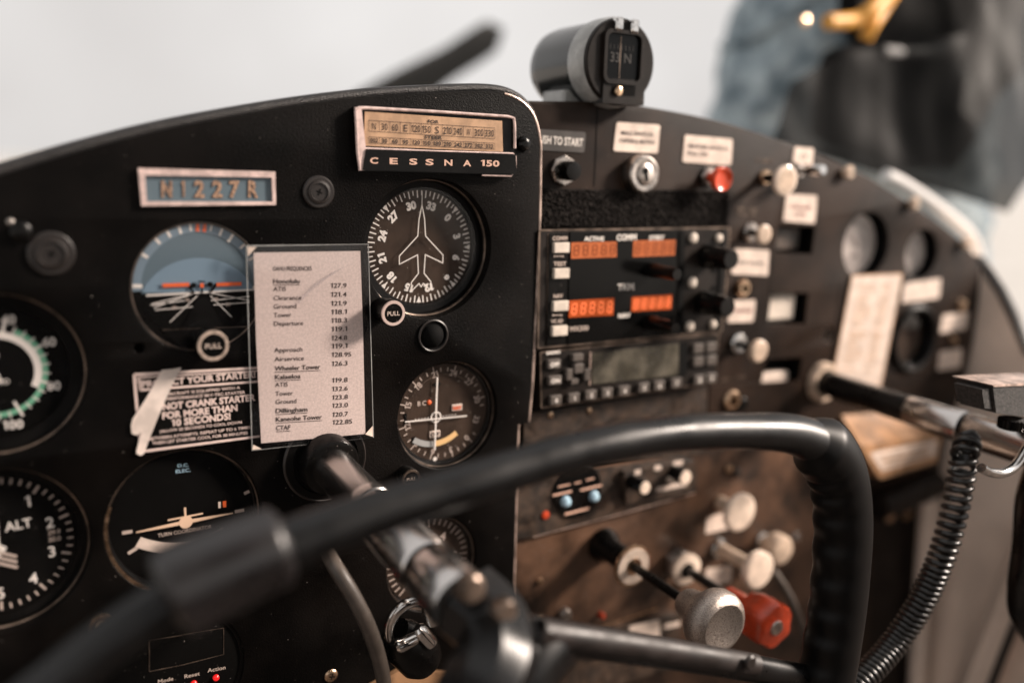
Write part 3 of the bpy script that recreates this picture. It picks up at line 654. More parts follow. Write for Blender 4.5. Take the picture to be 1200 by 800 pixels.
# starter warning placard
S4 = ((155,437),(303,428.5),(304,512),(163,530))
t, F, s = card('warning_placard', 'black PROTECT YOUR STARTER placard with white border, torn white tape across its left end', 'placard', S4, 'plastic', .0005)
bm = B()
def pl_(pts, w_): poly(bm, [F(*p) for p in pts], w_, .0007)
pl_(((303,430.5),(157,438.5),(164.5,528.5),(304,510.5)), .0013); pl_(((303,434),(161,442),(163,455)), .0007); pl_(((303,446.5),(164,456.5),(163,444)), .0012)
for s_, p, q, h, b_ in (('PROTECT YOUR STARTER!',(166,453.5),(299,441.5),8,.035),('THIS AIRCRAFT IS EQUIPPED WITH A',(178,464.5),(281,455),3.4,.02),('HIGH PERFORMANCE SKY-TEC STARTER',(178,470),(287,460.5),3.6,.02),
   ('DO NOT CRANK STARTER',(170,482),(299,468.5),8.2,.04),('FOR MORE THAN',(190,490.5),(278,480.5),8.2,.04),('10 SECONDS!',(201,499),(270,490.5),8.2,.04),
   ('(ALLOW 20 SECONDS TO COOL DOWN',(187,506.5),(283,495.5),3.4,.02),('BETWEEN ATTEMPTS. REPEAT UP TO 6 TIMES',(174,515.5),(293,501.5),3.6,.02),('THEN LET STARTER COOL FOR 30 MINUTES',(178,520.5),(290,508),3.6,.02)):
    F.text(bm, s_, p, q, h, .0007, b_)
K['pinkwhite'] = mat('pinkish white print', (.70,.55,.50), .6); obj('lettering', bm, 'pinkwhite', s, smooth=False)
bm = B(); prism(bm, [F(*p) for p in ((189,433),(200,432),(212,430),(205,443),(195,464),(184,490),(176,510),(168,531),(164,533),(159,530),(162,516),(165,506),(159,509),(154,507),(153,498),(155,490),(170,467),(180,450))], .0009, .0013); tag(obj('tape_strip', bm, 'tape', None, loc=t.location), 'torn strip of white tape stuck diagonally across the starter warning placard', 'tape')
# laminated frequency list
P = at(362, 405, -.004); sl = thing('frequency_list', 'laminated paper list headed OAHU FREQUENCIES taped between the attitude and heading dials', 'notice', P)
F = Frame(P, -.004)
bm = B(); prism(bm, [F(*p) for p in ((297,296),(422,294),(425,380),(428,508),(306,519),(300,400))], 0, .0003); pp = obj('paper', bm, 'paper', sl)
bm = B(); ring = [F(*p) for p in ((288,288),(431,286),(435,400),(437,512),(295,527),(291,400))]
# the laminate bulges a little round the paper
nx, nz_ = 14, 22; c4 = [F(*p) for p in ((288,288),(431,286),(437,512),(295,527))]; g = []
for j in range(nz_+1):
    row = []
    for i in range(nx+1):
        u, v_ = i/nx, j/nz_; a = Vector(c4[0]).lerp(Vector(c4[1]), u); b = Vector(c4[3]).lerp(Vector(c4[2]), u); p = a.lerp(b, v_)
        e = min(u, 1-u, v_, 1-v_)*10; row.append(bm.verts.new(V(p.x, .0007+min(1, e)*.0004+.0009*noise.noise(Vector((u*2.5, v_*4, 3)))*min(1, e*.6)+.0005*noise.noise(Vector((u*9, v_*14, 1)))*(1-min(1, e*.7)), p.y)))
    g.append(row)
for j in range(nz_):
    for i in range(nx): bm.faces.new((g[j][i], g[j][i+1], g[j+1][i+1], g[j+1][i]))
obj('laminate', bm, 'sleeve', sl, ang=80)
bm = B(); sweep(bm, [V(x, .0008, z) for x, z in [F(*p) for p in ((288,288),(431,286),(437,512),(295,527),(288,288))]], .00030, 6); obj('laminate_edge', bm, 'ltgrey', sl)
for q_ in (((296,520),(295,526),(306,525)),((289,289),(300,289),(290,300)),((427,508),(436,511),(436,498))): bm = B(); ngon(bm, [F(*p) for p in q_], .0012); obj('laminate_scuff', bm, 'cream', sl, smooth=False)
bm = B(); q_ = []
for k in range(5):
    pass
sw = smooth_path([Vector((F(a, b)[0], -.0016, F(a, b)[1])) for a, b in ((349,355),(362,340),(378,327),(396,316),(408,310))], 6); sweep(bm, sw, lambda t_: .0008*math.sin(PI*min(1, t_+.15))+.0001, 8, flat=.4)
obj('crease', bm, 'sleeve', sl)
bm = B()
lines = (('OAHU FREQUENCIES',319.5,317,365,1),('Honolulu',319.8,332,351,2),('ATIS',320,341,335,0),('Clearance',320.3,351.5,353,0),('Ground',320.4,361.5,347,0),('Tower',320.5,371.5,341,0),('Departure',320.7,381.5,355,0),
 ('Approach',321.2,412.5,354,0),('Airservice',321.4,423,356,0),('Wheeler Tower',321.6,434,375,2),('Kalaeloa',322,444,352,2),('ATIS',322.2,453,337,0),('Tower',322.4,463.5,343,0),('Ground',322.6,473,347,0),('Dillingham',322.8,483.5,360,2),('Kaneohe Tower',323,493.5,377,2),('CTAF',323.2,503.5,340,2))
for s_, x0, yb, x1, st in lines:
    sl_ = -.0004*(yb-300)*.75; y1 = yb+(x1-x0)*sl_; F.text(bm, s_, (x0, yb), (x1, y1), 5.6 if st != 1 else 5.2, .0005, .016 if st == 2 else (.012 if st == 1 else .004))
    if st == 2: a = F(x0, yb+1.8); b = F(x1, y1+1.8); bar(bm, *a, *b, .0003, .0005)
nums = ((127.9,335),(121.4,345.5),(121.9,356),(118.1,366),(118.3,376),(119.1,386),(124.8,396.5),(119.1,406),(128.95,416),(126.3,426.5),(119.8,446),(132.6,456),(123.8,466),(123.0,475.5),(120.7,486),(122.85,495))
for v_, yb in nums:
    x0 = 387.3+(yb-335)*.012; s_ = ('%.2f' % v_) if len(str(v_)) > 5 else '%.1f' % v_; x1 = x0+(23 if len(s_) > 5 else 18.5); F.text(bm, s_, (x0, yb+2), (x1, yb+2-(yb-300)*.0064), 5.6, .0005, .006)
obj('lettering', bm, 'ink', pp, smooth=False)
#P2
# ------------------------------------------------------------------ the main panel behind and to the right
m_top = arc_px([(592,119),(640,120),(700,121),(760,127),(850,145),(940,175),(1000,200),(1040,222),(1100,262),(1135,292),(1149,312)], 6, YM)
m_out = m_top+[xz(*p, YM) for p in ((1147,345),(1140,400),(1129,450),(1113,495),(1103,540),(1096,575),(1030,590),(1020,700),(1010,1000),(585,1050))]
m_out[-1] = (m_top[0][0], m_out[-1][1])
mg = {'g1':(1015,288,40),'g2':(1080,298,30),'g3':(1070,397,33)}
mh = []
for k_, (px, py, r) in mg.items():
    p = at(px, py, YM); rr = r*mpp(px, py, YM); gp[k_] = (p, rr); mh.append(circ(p.x, p.z, rr))
rects = [((912,263),(956,265),(952,299),(908,297)), ((904,342),(948,343),(944,381),(899,380)), ((898,420),(941,418),(936,453),(890,456))]
for q in rects: mh.append([xz(*p, YM) for p in q])
mh.append(circ(*xz(970,392,YM), 9*mpp(970,392,YM), 24))
mainp = thing('main_panel', 'dark brown main panel with engine gauges, knobs and placards, right half of the dashboard', 'instrument panel', at(850, 560, YM)); MP = Vector(mainp.location)
plate('panel_sheet', m_out, mh, YM, .0025, .0006, 'main', mainp, MP)
bm = B(); e1 = [Vector((x, YM+.001, z))-MP for x, z in m_top]; sweep(bm, e1, .0007, 8); obj('worn_edge', bm, 'bezedge', mainp)
# a second, slightly raised sheet carrying the switches above the radio
def sheet(nm, px, m, o0=0, o1=.0012, y=YM, parent=mainp):
    Fm = Frame(parent.location, y); bm = B(); yy = -(y-parent.location.y)
    prism(bm, [Fm(*p) for p in px], yy+o0, yy+o1); return obj(nm, bm, m, parent)
def seam(px, w_=.0007): 
    Fm = Frame(MP, YM); bm = B(); pts = [Fm(*p) for p in px]
    for a, b in zip(pts, pts[1:]): bar(bm, a[0], a[1], b[0], b[1], w_, .0003)
    obj('seam', bm, 'matte', mainp, smooth=False)
seam(((700,123),(698,180),(696,219))); seam(((853,225),(851,268))); seam(((906,300),(901,345))); seam(((986,330),(968,470)), .0012)
seam(((1030,452),(1113,437)), .0015)
for px, py, r in ((990,202,8),(1067,238,8),(1128,285,7)):
    P = at(px, py, YM); rr = r*mpp(px, py, YM-.006); bm = B(); lathe(bm, [(rr*.75,0),(rr*.75,.003),(rr,.003),(rr,.005),(rr*.7,.0065)], 24); s_ = obj('screw', bm, 'creamd', mainp, loc=P-MP)
    bm = B(); prism(bm, [(-rr*.6,-rr*.12),(rr*.6,-rr*.12),(rr*.6,rr*.12),(-rr*.6,rr*.12)], .0064, .0067); obj('slot', bm, 'matte', s_)
# recesses with switch blocks behind the three square openings
for i, q in enumerate(rects):
    Fm = Frame(MP, YM); c = [Fm(*p) for p in q]; bm = B(); o0 = -.014
    a = [bm.verts.new(V(x, -.0005, z)) for x, z in c]; b = [bm.verts.new(V(x, o0, z)) for x, z in c]
    for k in range(4): bm.faces.new((a[k], a[(k+1) % 4], b[(k+1) % 4], b[k]))
    bm.faces.new(b); obj('recess', bm, 'matte', mainp, smooth=False)
    cx = sum(p[0] for p in c)/4; cz = sum(p[1] for p in c)/4; w_ = c[1][0]-c[0][0]; h_ = c[0][1]-c[3][1]
    bm = B(); xs = cx-w_*.0
    box(bm, cx-w_*.06, cz-(h_*.25 if i == 2 else 0), w_*.86, h_*(.42 if i == 2 else .86), -.0135, -.0065 if i else -.009)
    lab = ('dark square rocker switch in the recess below the two-line placard', 'cream square rocker switch in the recess beside the lower white placard', 'half-hidden white rocker switch in the recess near the yoke shaft')[i]
    o = obj('rocker_switch', bm, ('strip', 'button', 'cream')[i], None, loc=MP); tag(o, lab, 'switch', 'recessed rocker switches')
# right-hand gauges
def sgauge(key, name, label, rec=.009, dialm='cream', dr=.93):
    P, r = gp[key]; t = thing(name, label, 'gauge', P, 'small engine gauges on the main panel'); bm = B()
    lathe(bm, [(r-.0002, -.0005), (r*.98, -.0015), (r*.97, -rec*.7), (r*dr, -rec*.75), (r*dr*.98, -rec)], 64, cap1=False); obj('bezel', bm, 'matte', t)
    bm = B(); disc(bm, r*dr, -rec, 64); d = obj('dial', bm, dialm, t, smooth=False); bm = B(); disc(bm, r*dr, -rec+.004, 64); obj('cover_glass', bm, 'glass', t, smooth=False); return t, d, r, rec
K['paledial'] = mat('pale worn dial', (.36,.31,.28), .5, noise_amt=.3, nscale=45)
for key, nm, lb in (('g1','pressure_gauge','larger pale-faced round gauge left of two above the checklist card'),('g2','temperature_gauge','smaller pale-faced round gauge near the right end of the panel')):
    t, d, r, rec = sgauge(key, nm, lb, rec=.011, dialm='paledial'); bm = B()
    for i in range(9): tick(bm, -60+15*i, r*.62, r*.8, r*.03, -rec+.0003)
    text(bm, 'OIL', 0, -r*.3, r*.16, -rec+.0003) if key == 'g1' else None
    obj('tick_marks', bm, 'ink', d, smooth=False); bm = B(); prism(bm, [(-r*.03,-r*.1),(r*.03,-r*.1),(0,r*.7)], -rec+.001, -rec+.0014); obj('needle', bm, 'ink', t).rotation_euler = (0, R(-35), 0)
t, d, r, rec = sgauge('g3', 'suction_gauge', 'black round gauge with thick ring right of the checklist card', rec=.008, dialm='dialbrown')
bm = B(); lathe(bm, [(r*1.22, 0), (r*1.22, .002), (r*1.12, .004), (r*1.0, .003), (r*.94, -.002)], 64, cap1=False); obj('outer_ring', bm, 'bezel', t)
bm = B(); sector(bm, r*.75, r*.9, 250, 292, -rec+.0003); obj('red_arc', bm, 'orange', d, smooth=False)
# placards
def pcard(label, px4, texts, ink='ink', m='cream', nm='placard', th=.0007, group='small placards on the main panel'): return card(nm, label, 'placard', px4, m, th, YM, texts, ink, group=group, bold=.02)
K['dkplate'] = mat('dark grey tape', (.055,.048,.044), .4, noise_amt=.2, nscale=50)
pcard('dark grey PUSH TO START label with white capitals beside the flight panel edge', ((612,150),(686,155),(684,179),(612,175)), (('PUSH TO START',(627,167.5),(682,171.8),9.5),), 'white', 'dkplate')
pcard('cream MAG SWITCH placard above the key lock', ((722,143),(773,146.5),(770,180),(718,177)), (('MAG SWITCH',(727,158),(764,160.5),5),('OFF/R/L/BOTH',(725,167),(766,169.5),5)))
pcard('cream two-line placard above the red knob', ((802,158),(858,163),(856,194),(799,190)), (('MASTER SWITCH',(806,173),(852,177),4.6),('PULL ON',(805,181.5),(828,183.5),4.6)))
pcard('smallest square cream label near the curved top edge', ((931,172),(953,174),(951,193),(928,191)), (('LT',(937,186),(945,187),5),))
pcard('square cream label with faded red print under the white knob', ((921,227),(957,229),(954,262),(917,259)), (('CIGAR',(925,244),(949,246),5),('LTR',(930,253),(943,254),5)), 'inkr')
pcard('blank-looking cream placard right of the upper radio knob', ((860,291),(901,293),(899,323),(856,321)), (('ALT STATIC',(864,309),(895,311),4),))
pcard('small cream label beside the lower radio knob', ((855,352),(885,351),(882,377),(852,378)), (('PHONE',(860,366),(880,366),4.4),), 'inkr')
pcard('horizontal white label under the smaller pale gauge', ((1059,332),(1102,326),(1100,349),(1056,355)), ())
pcard('upper of two small cream labels at the right end below the brass toggle', ((1104,369),(1134,365),(1131,385),(1101,390)), ())
pcard('lower of two small cream labels at the right end of the panel', ((1101,412),(1127,408),(1125,430),(1098,434)), ())
# checklist card
t, F, s = card('checklist_card', 'tall cream checklist card with two columns of fine print, leaning above the right yoke shaft', 'notice', ((997,322),(1056,320),(1030,454),(974,440)), 'cream', .0006, YM, base=.0012)
bm = B()
for i in range(26):
    v_ = i/26; xl = 1003-22*v_; xr = 1046-22*v_; y0 = 334+106*v_-(4*v_)
    for (a_, b_) in ((.05, .42+.12*math.sin(i*7.3)), (.66, .92)):
        if (i*7) % 11 == 3: continue
        p = F(xl+(xr-xl)*a_, y0); q = F(xl+(xr-xl)*b_, y0+1.2); bar(bm, p[0], p[1], q[0], q[1], .0013 if i in (14, 15) else .0009, .0020)
obj('fine_print', bm, 'tan', s, smooth=False)
bm = B(); poly(bm, [F(*p) for p in ((997,323),(1055,321),(1029,453),(975,439))], .0014, .0019, True); obj('tan_border', bm, 'tan', s, smooth=False)

# ------------------------------------------------------------------ knobs and switches
def knob(name, label, cat, base, end, y=YM, br=.006, er=.008, bm_='steel', sm='plastic', em='creamd', group=None, cap=.35, stalk=.4, nut=True):
    """from base pixel on the panel, straight out; end pixel fixes how far it stands out"""
    P = at(*base, y); L_ = None; best = None                 # length whose picture comes nearest to the end pixel
    for k in range(2, 120):
        Ln = k*.001; q = at(*end, y-Ln); e = (q.x-P.x)**2+(q.z-P.z)**2
        if best is None or e < best[0]: best = (e, Ln, q)
    Ln = best[1]; A = Vector((0,0,0)); Bq = best[2]-P; t = thing(name, label, cat, P, group)
    if nut:
        bm = B(); lathe(bm, [(br, 0), (br, .002), (br*.85, .0035), (br*.6, .0036)], 24 if nut != 'hex' else 6); obj('nut', bm, bm_, t, ang=30)
    bm = B(); turned(bm, Vector((0,-.001,0)), Bq*(1-cap*.5), [(0, er*stalk), (1, er*stalk)], 20); obj('stalk', bm, sm, t)
    bm = B(); turned(bm, Bq*(1-cap), Bq, [(0, er*stalk), (.12, er*.8), (.35, er), (.85, er), (.97, er*.9), (1.0, er*.78)], 32); k = obj('knob_head', bm, em, t)
    return t, Bq, k
def S(px, py, y=YM): return mpp(px, py, y)
# push to start button
P = at(659, 200, YM); t = thing('starter_button', 'black push button in a bright hexagonal nut under the PUSH TO START label', 'button', P); r = 18*S(659,200)
bm = B(); lathe(bm, [(r, 0), (r, .0025), (r*.9, .0035), (r*.6, .0035)], 8); obj('nut', bm, 'steel', t, ang=30)
bm = B(); lathe(bm, [(r*.62, 0), (r*.62, .012), (r*.56, .0135), (r*.3, .0138)], 32); obj('push_cap', bm, 'plastic', t)
# key lock
P = at(746, 204, YM); t = thing('key_switch', 'round steel key lock with keyhole below the MAG SWITCH placard', 'lock', P); r = 22*S(746,204)
bm = B(); lathe(bm, [(r, 0), (r*1.0, .006), (r*.97, .0085), (r*.86, .0095), (r*.60, .0092), (r*.58, .0080)], 48, cap1=False); obj('lock_ring', bm, 'steel', t)
bm = B(); lathe(bm, [(r*.58, .005), (r*.58, .0095), (r*.5, .0102), (r*.1, .0102)], 40); cy = obj('lock_cylinder', bm, 'steel', t)
bm = B(); prism(bm, [(x+0*r, z) for x, z in rrect(r*.20, r*.66, r*.07, 3, r*.0, -r*.04)], .0101, .0105); disc(bm, r*.19, .01052, 20, 0, r*.18); kh = obj('keyhole', bm, 'matte', cy); kh.rotation_euler = (0, R(-14), 0)
# red dish knob
t, Bq, k = knob('master_knob', 'shiny orange-red pull knob in a hex nut under the two-line placard', 'knob', (829,207), (846,210), br=12*S(829,207), er=13.5*S(846,210), sm='redk', em='redk', stalk=.42, cap=.3, nut='hex')
q_ = S(846,210); bm = B(); turned(bm, Bq, Bq*1.14, [(0, 10.5*q_), (.2, 12.6*q_), (.8, 13.4*q_), (1, 12.8*q_), (.9, 11.6*q_), (.35, 9*q_), (.2, 4*q_)], 36); obj('dish', bm, 'redk', k)
K['wk'] = mat('white enamel knob', (.74,.60,.49), .25, coat=.4, noise_amt=.15, nscale=90)
t, Bq, k = knob('round_knob', 'large white-rimmed round knob left of the metal toggle', 'knob', (895,208), (922,212), br=9*S(895,208), er=17*S(922,212), bm_='brass', em='wk', stalk=.3, cap=.22)
bm = B(); turned(bm, Bq*1.0, Bq*1.008, [(0, 13*S(922,212)), (1, 12.6*S(922,212))], 32); obj('knob_face', bm, 'creamd', k)
knob('toggle_switch', 'bright metal bat toggle beside the smallest square label', 'switch', (935,200), (965,199), br=8*S(935,200), er=6.5*S(950,200), sm='chrome', em='chrome', stalk=.6, cap=.7)
knob('round_knob', 'small cream knob in a dark nut at the upper right of the radio', 'knob', (878,272), (897,275), br=11*S(880,272), er=11*S(897,275), bm_='steel', em='creamd', stalk=.35, cap=.3)
knob('round_knob', 'cream knob with bright nut below the lower radio placard', 'knob', (864,402), (891,412), br=12*S(864,402), er=13*S(891,412), bm_='chrome', em='creamd', stalk=.3, cap=.25)
knob('toggle_switch', 'brass toggle tip above the small labels at the right end of the panel', 'switch', (1125,362), (1129,352), br=4*S(1125,362), er=5*S(1129,352), bm_='brass', sm='brass', em='brass', stalk=.8, cap=.8)
knob('toggle_switch', 'dull brass toggle tip between the two small labels at the right end', 'switch', (1116,398), (1119,396), br=4*S(1125,362), er=4.5*S(1129,352), bm_='brass', sm='brass', em='brass', stalk=.8, cap=.8)
for px, py, rr, lb in ((868,337,10,'ringed headphone jack between the two radio-side placards'),(855,468,12,'ringed jack socket with dark hole below the cream knob')):
    P = at(px, py, YM); r = rr*S(px, py); t = thing('jack_socket', lb, 'socket', P, 'jack sockets'); bm = B(); lathe(bm, [(r,0),(r,.003),(r*.8,.005),(r*.5,.005),(r*.45,.001)], 32, cap1=False); obj('socket_ring', bm, 'brass', t)
    bm = B(); disc(bm, r*.47, .0012, 24); obj('socket_hole', bm, 'matte', t, smooth=False)
knob('round_knob', 'short dark knob beside the lower jack socket', 'knob', (866,472), (871,474), br=6*S(866,472), er=8*S(871,474), bm_='plastic', em='plastic', stalk=.6, cap=.6)
bm = B(); Fm = Frame(MP, YM)
for s_, p, q in (('CABIN HEAT',(861,246),(887,248)),('PULL ON',(864,252),(884,253)),('CARB',(885,190),(905,191)),('GENERATOR',(845,447),(872,443))): Fm.text(bm, s_, p, q, 4.5, .0004)
obj('panel_lettering', bm, 'bezedge', mainp, smooth=False)

# ------------------------------------------------------------------ pile strip, radio, transponder
YR = -.002
P = at(745, 245, YM); F = Frame(P, YM)
bm = B(); nx, nz_ = 150, 30; c4 = [F(*p) for p in ((618,221),(853,223),(852,267),(617,267))]; g = []
for j in range(nz_+1):
    row = []
    for i in range(nx+1):
        u, v_ = i/nx, j/nz_; p = Vector(c4[0]).lerp(Vector(c4[1]), u).lerp(Vector(c4[3]).lerp(Vector(c4[2]), u), v_)
        e = 0 if i in (0, nx) or j in (0, nz_) else 1
        row.append(bm.verts.new(V(p.x+random.uniform(-.0003,.0003), .0004+e*(.0008+random.random()*.0016), p.y+random.uniform(-.0003,.0003))))
    g.append(row)
for j in range(nz_):
    for i in range(nx): bm.faces.new((g[j][i], g[j][i+1], g[j+1][i+1], g[j+1][i]))
tag(obj('pile_strip', bm, 'carpet', None, loc=P, smooth=False), 'fuzzy black pile strip stretched above the radio', 'strip')
P = at(742, 338, YR); rad = thing('radio', 'black aircraft radio with four orange number displays and cream push buttons', 'radio', P); F = Frame(P, YR)
bm = B(); prism(bm, [F(*p) for p in ((633,270),(856,267),(852,330),(846,388),(740,398),(631,408))], -.014, -.0008)
K['radiob'] = mat('radio case', (.012,.0088,.0072), .42, noise_amt=.3, nscale=50, dust=.5, spec=.2)
face = obj('case', bm, 'radiob', rad)
bm = B(); o6 = [F(*p) for p in ((633,270),(856,267),(852,330),(846,388),(740,398),(631,408))]
poly(bm, o6, .0012, -.0005, True); poly(bm, [F(*p) for p in ((643,274),(641,404))], .0006, -.0005); obj('case_edge', bm, 'bezedge', rad, smooth=False)
bm = B(); prism(bm, [F(*p) for p in ((644,274),(666,273),(663,402),(641,404))], -.0008, .0002); kb = obj('button_column', bm, 'plastic', rad)
for px, py in ((656,290),(656,320),(655,358),(654,387)):
    bm = B(); a = F(px, py); box(bm, a[0], a[1], 18.5*S(px,py)*1.12, 11.5*S(px,py), 0, .0028, .0005); obj('push_button', bm, 'button', rad)
bm = B()
for s_, p, q, h in (('COMM',(647,281.5),(664,281.5),5),('TEST',(648,311.5),(663,311.2),5),('NAV',(648,349),(659,348.5),4.6),('VC-ID',(645,378.5),(659,377.8),4.6),('MX300',(667.5,388),(689,386.5),6)): F.text(bm, s_, p, q, h, .0006, .02)
for px, py in ((654,300),(652.5,369)): a = F(px-5, py); b = F(px+5, py); bar(bm, *a, *b, .0005, .0006); disc(bm, .0009, .0007, 3, *a); disc(bm, .0009, .0007, 3, *b)
obj('lettering', bm, 'dimwhite', rad, smooth=False)
bm = B(); prism(bm, [F(*p) for p in ((668,272),(794,270),(790,392),(665,403))], -.0008, .0003); scr = obj('display_glass', bm, 'scr', rad)
bm = B()
for s_, p, q, h in (('ACTIVE',(684,282),(707,282),5),('COMM',(722,281.5),(745,281),7),('STBY',(760,281),(778,280.5),5),('TKM',(723,340),(742,339),7.6),('NAV',(724,372.5),(738,371.5),5.5)): F.text(bm, s_, p, q, h, .0006, .03)
obj('lettering', bm, 'white', scr, smooth=False)
SEG = {'a':((0,1),(1,1)),'b':((1,1),(1,.5)),'c':((1,.5),(1,0)),'d':((0,0),(1,0)),'e':((0,0),(0,.5)),'f':((0,.5),(0,1)),'g':((0,.5),(1,.5))}
for (q4, m, txt, lit) in ((((669,284),(722,283),(722,301),(669,303)),'amber','88888',0),(((742,282),(791,281),(790,299),(741,301)),'amber','88888',0),(((667,352),(719,349),(718,369),(666,372)),'amber2','88888',1),(((740,348),(787,345),(786,362),(739,365)),'amber2','88888',1)):
    bm = B(); cc = [F(*p) for p in q4]; prism(bm, cc, .0003, .0006); dp = obj('number_display', bm, m, scr); bm = B(); n_ = 5
    for i in range(n_):
        for s_, (p0, p1) in SEG.items():
            def mp(p):
                u = (i+.26+.5*p[0]+.06*p[1])/n_; v_ = 1-(.2+.6*p[1]); return Vector(cc[0]).lerp(Vector(cc[1]), u).lerp(Vector(cc[3]).lerp(Vector(cc[2]), u), v_)
            a = mp(p0); b = mp(p1); c_ = (a+b)/2; a = c_+(a-c_)*.8; b = c_+(b-c_)*.8
            bar(bm, a.x, a.y, b.x, b.y, .0006, .0008)
    obj('number_segments', bm, 'amberon' if lit else 'amberoff', dp, smooth=False)
def rknob(parent, px, py, ex, ey, rpx, m='plastic', nm='knob', F_=None):
    for k in range(2, 60):
        Ln = k*.001; q = at(ex, ey, YR-Ln); p0 = at(px, py, YR)
        if q.x < p0.x: break
    bm = B(); a = F(px, py); r = rpx*S(px, py, YR-Ln); lathe(bm, [(r*1.15, 0), (r*1.15, Ln*.25), (r, Ln*.35), (r*.95, Ln*.9), (r*.85, Ln), (r*.3, Ln)], 28, cx=a[0], cz=a[1], lobes=14, la=.03, lobe_from=2); return obj(nm, bm, m, parent)
for a in ((762,316,794,317,8),(760,377,791,381,8),(829,300,857,303,13),(824,354,852,362,13)): rknob(rad, *a)
for px, py, r in ((812,279,6),(842,279,5),(811,331,6),(808,382,6),(835,380,5)):
    bm = B(); a = F(px, py); r_ = r*S(px, py); lathe(bm, [(r_,0),(r_,.001),(r_*.7,.0022),(r_*.2,.0026)], 20, cx=a[0], cz=a[1]); obj('pilot_button', bm, 'button', rad)
bm = B()
for px, py in ((838,316),(837,338),(745,383)): a = F(px, py); disc(bm, 3.6*S(px,py), 0, 20, *a)
prism(bm, [F(*p) for p in ((797,270),(803,270),(800,391),(794,392))], -.0006, .0001); prism(bm, [F(*p) for p in ((846,268),(849,268),(843,388),(839,389))], -.0006, .0001)
obj('dark_slots', bm, 'matte', rad)
# transponder
P = at(738, 436, YR); tr = thing('transponder', 'black transponder with grey screen and a row of small number keys under the radio', 'transponder', P); F = Frame(P, YR)
T4 = ((634,413),(843,391),(839,448),(635,478)); bm = B(); prism(bm, [F(*p) for p in T4], -.014, -.0008); obj('case', bm, 'radiob', tr)
bm = B(); poly(bm, [F(*p) for p in T4], .0010, -.0005, True); obj('case_edge', bm, 'bezedge', tr, smooth=False)
bm = B(); prism(bm, [F(*p) for p in ((694,414),(797,402),(796,439),(694,450))], -.0008, 0); obj('screen', bm, 'lcd', tr)
bm = B(); poly(bm, [F(*p) for p in ((692,412),(691,451))], .001, .0002); obj('screen_edge', bm, 'edge', tr, smooth=False)
bm = B(); prism(bm, [F(*p) for p in ((796,401),(806,400),(805,440),(795,441))], -.0008, .0001); obj('screen_border', bm, 'matte', tr)
keys = [(650,468,'0'),(671,465.5,'1'),(691,462,'2'),(710,459.5,'3'),(730,457,'4'),(753,453.5,'5'),(771,451,'6'),(791,448,'7'),(818,444.5,'8'),(832,442.5,'9'),(648,426,'OFF'),(649,445,'ON'),(817,408,''),(832,406.5,''),(817,423,''),(832,421.5,'')]
K['dimkey'] = mat('grey key', (.10,.085,.075), .35)
for px, py, s_ in keys:
    bm = B(); a = F(px, py); w_ = (15 if px < 660 and py < 450 else 13)*S(px,py)*1.15; box(bm, a[0], a[1], w_, 10.5*S(px,py), -.0008, .0022, .0006); kk = obj('key', bm, 'dimkey', tr)
    if s_: bm = B(); text(bm, s_, a[0], a[1], 5*S(px,py), .0024, bold=.03, width=None if len(s_) == 1 else w_*.7); obj('numeral', bm, 'white', kk, smooth=False)
for px, py, w_, h_ in ((676,431,13,11),(675,418,14,8),(665,438,8,13),(686,438,8,13),(671,446,10,6)):
    bm = B(); a = F(px, py); box(bm, a[0], a[1], w_*S(px,py), h_*S(px,py), -.0008, .003); obj('rosette_key', bm, 'dimkey', tr)
bm = B(); F.text(bm, 'GARMIN', (640,415.5), (656,414), 4, .0002, .03); obj('lettering', bm, 'white', tr, smooth=False)
# mottled strip below the transponder
st = thing('blanking_strip', 'mottled brown metal strip below the transponder', 'strip', at(730, 490, YM)); F = Frame(Vector(st.location), YM)
bm = B(); prism(bm, [F(*p) for p in ((612,484),(826,452),(824,530),(610,545))], 0, .003); obj('metal_plate', bm, 'strip', st)
sheet('side_plate', ((830,452),(940,445),(940,540),(826,545)), 'main', 0, .0016)
for (px, py) in ((690,481),(645,486)):
    P = at(px, py, YM-.003); bm = B(); lathe(bm, [(.0022,0),(.002,.0008),(.001,.0011)], 16); obj('screw', bm, 'brass', st, loc=P-Vector(st.location))
# ------------------------------------------------------------------ lower panel seen through the yoke
low = thing('throttle_board', 'worn bronze-brown lower panel carrying the throttle, seen through the control yoke', 'instrument panel', at(770, 700, YM-.002)); LP = Vector(low.location); YL = YM-.002
F = Frame(LP, YL); bm = B(); prism(bm, [F(*p) for p in ((604,560),(935,512),(962,560),(975,700),(970,1000),(600,1020))], -.0018, 0); obj('metal_sheet', bm, 'lower', low)
bm = B(); poly(bm, [F(*p) for p in ((640,752),(690,738),(770,712))], .0014, .001); obj('ledge_edge', bm, 'brass', low, smooth=False)
bm = B(); prism(bm, [F(*p) for p in ((620,756),(690,741),(790,716),(792,775),(620,830))], 0, .006); obj('ledge', bm, 'strip', low)
AP4 = ((607,562),(812,536),(815,577),(735,600),(625,629),(606,631))
ap = thing('audio_panel', 'black mottled audio switch strip with two knobs and pale blue lamps', 'audio panel', at(710, 585, YL-.004)); F = Frame(Vector(ap.location), YL-.004)
bm = B(); prism(bm, [F(*p) for p in AP4], -.004, 0); obj('metal_strip', bm, 'strip', ap)
bm = B(); poly(bm, [F(*p) for p in ((625,628.5),(735,599.5),(814,577))], .0007, .0004); obj('worn_edge', bm, 'edge', ap, smooth=False)
bm = B(); a = F(676,574); r = 33*S(676,574,YL); lathe(bm, [(r,0),(r,.0012),(r*.97,.0018),(r*.2,.0018)], 64, cx=a[0], cz=a[1]); dsk = obj('round_plate', bm, 'plastic', ap)
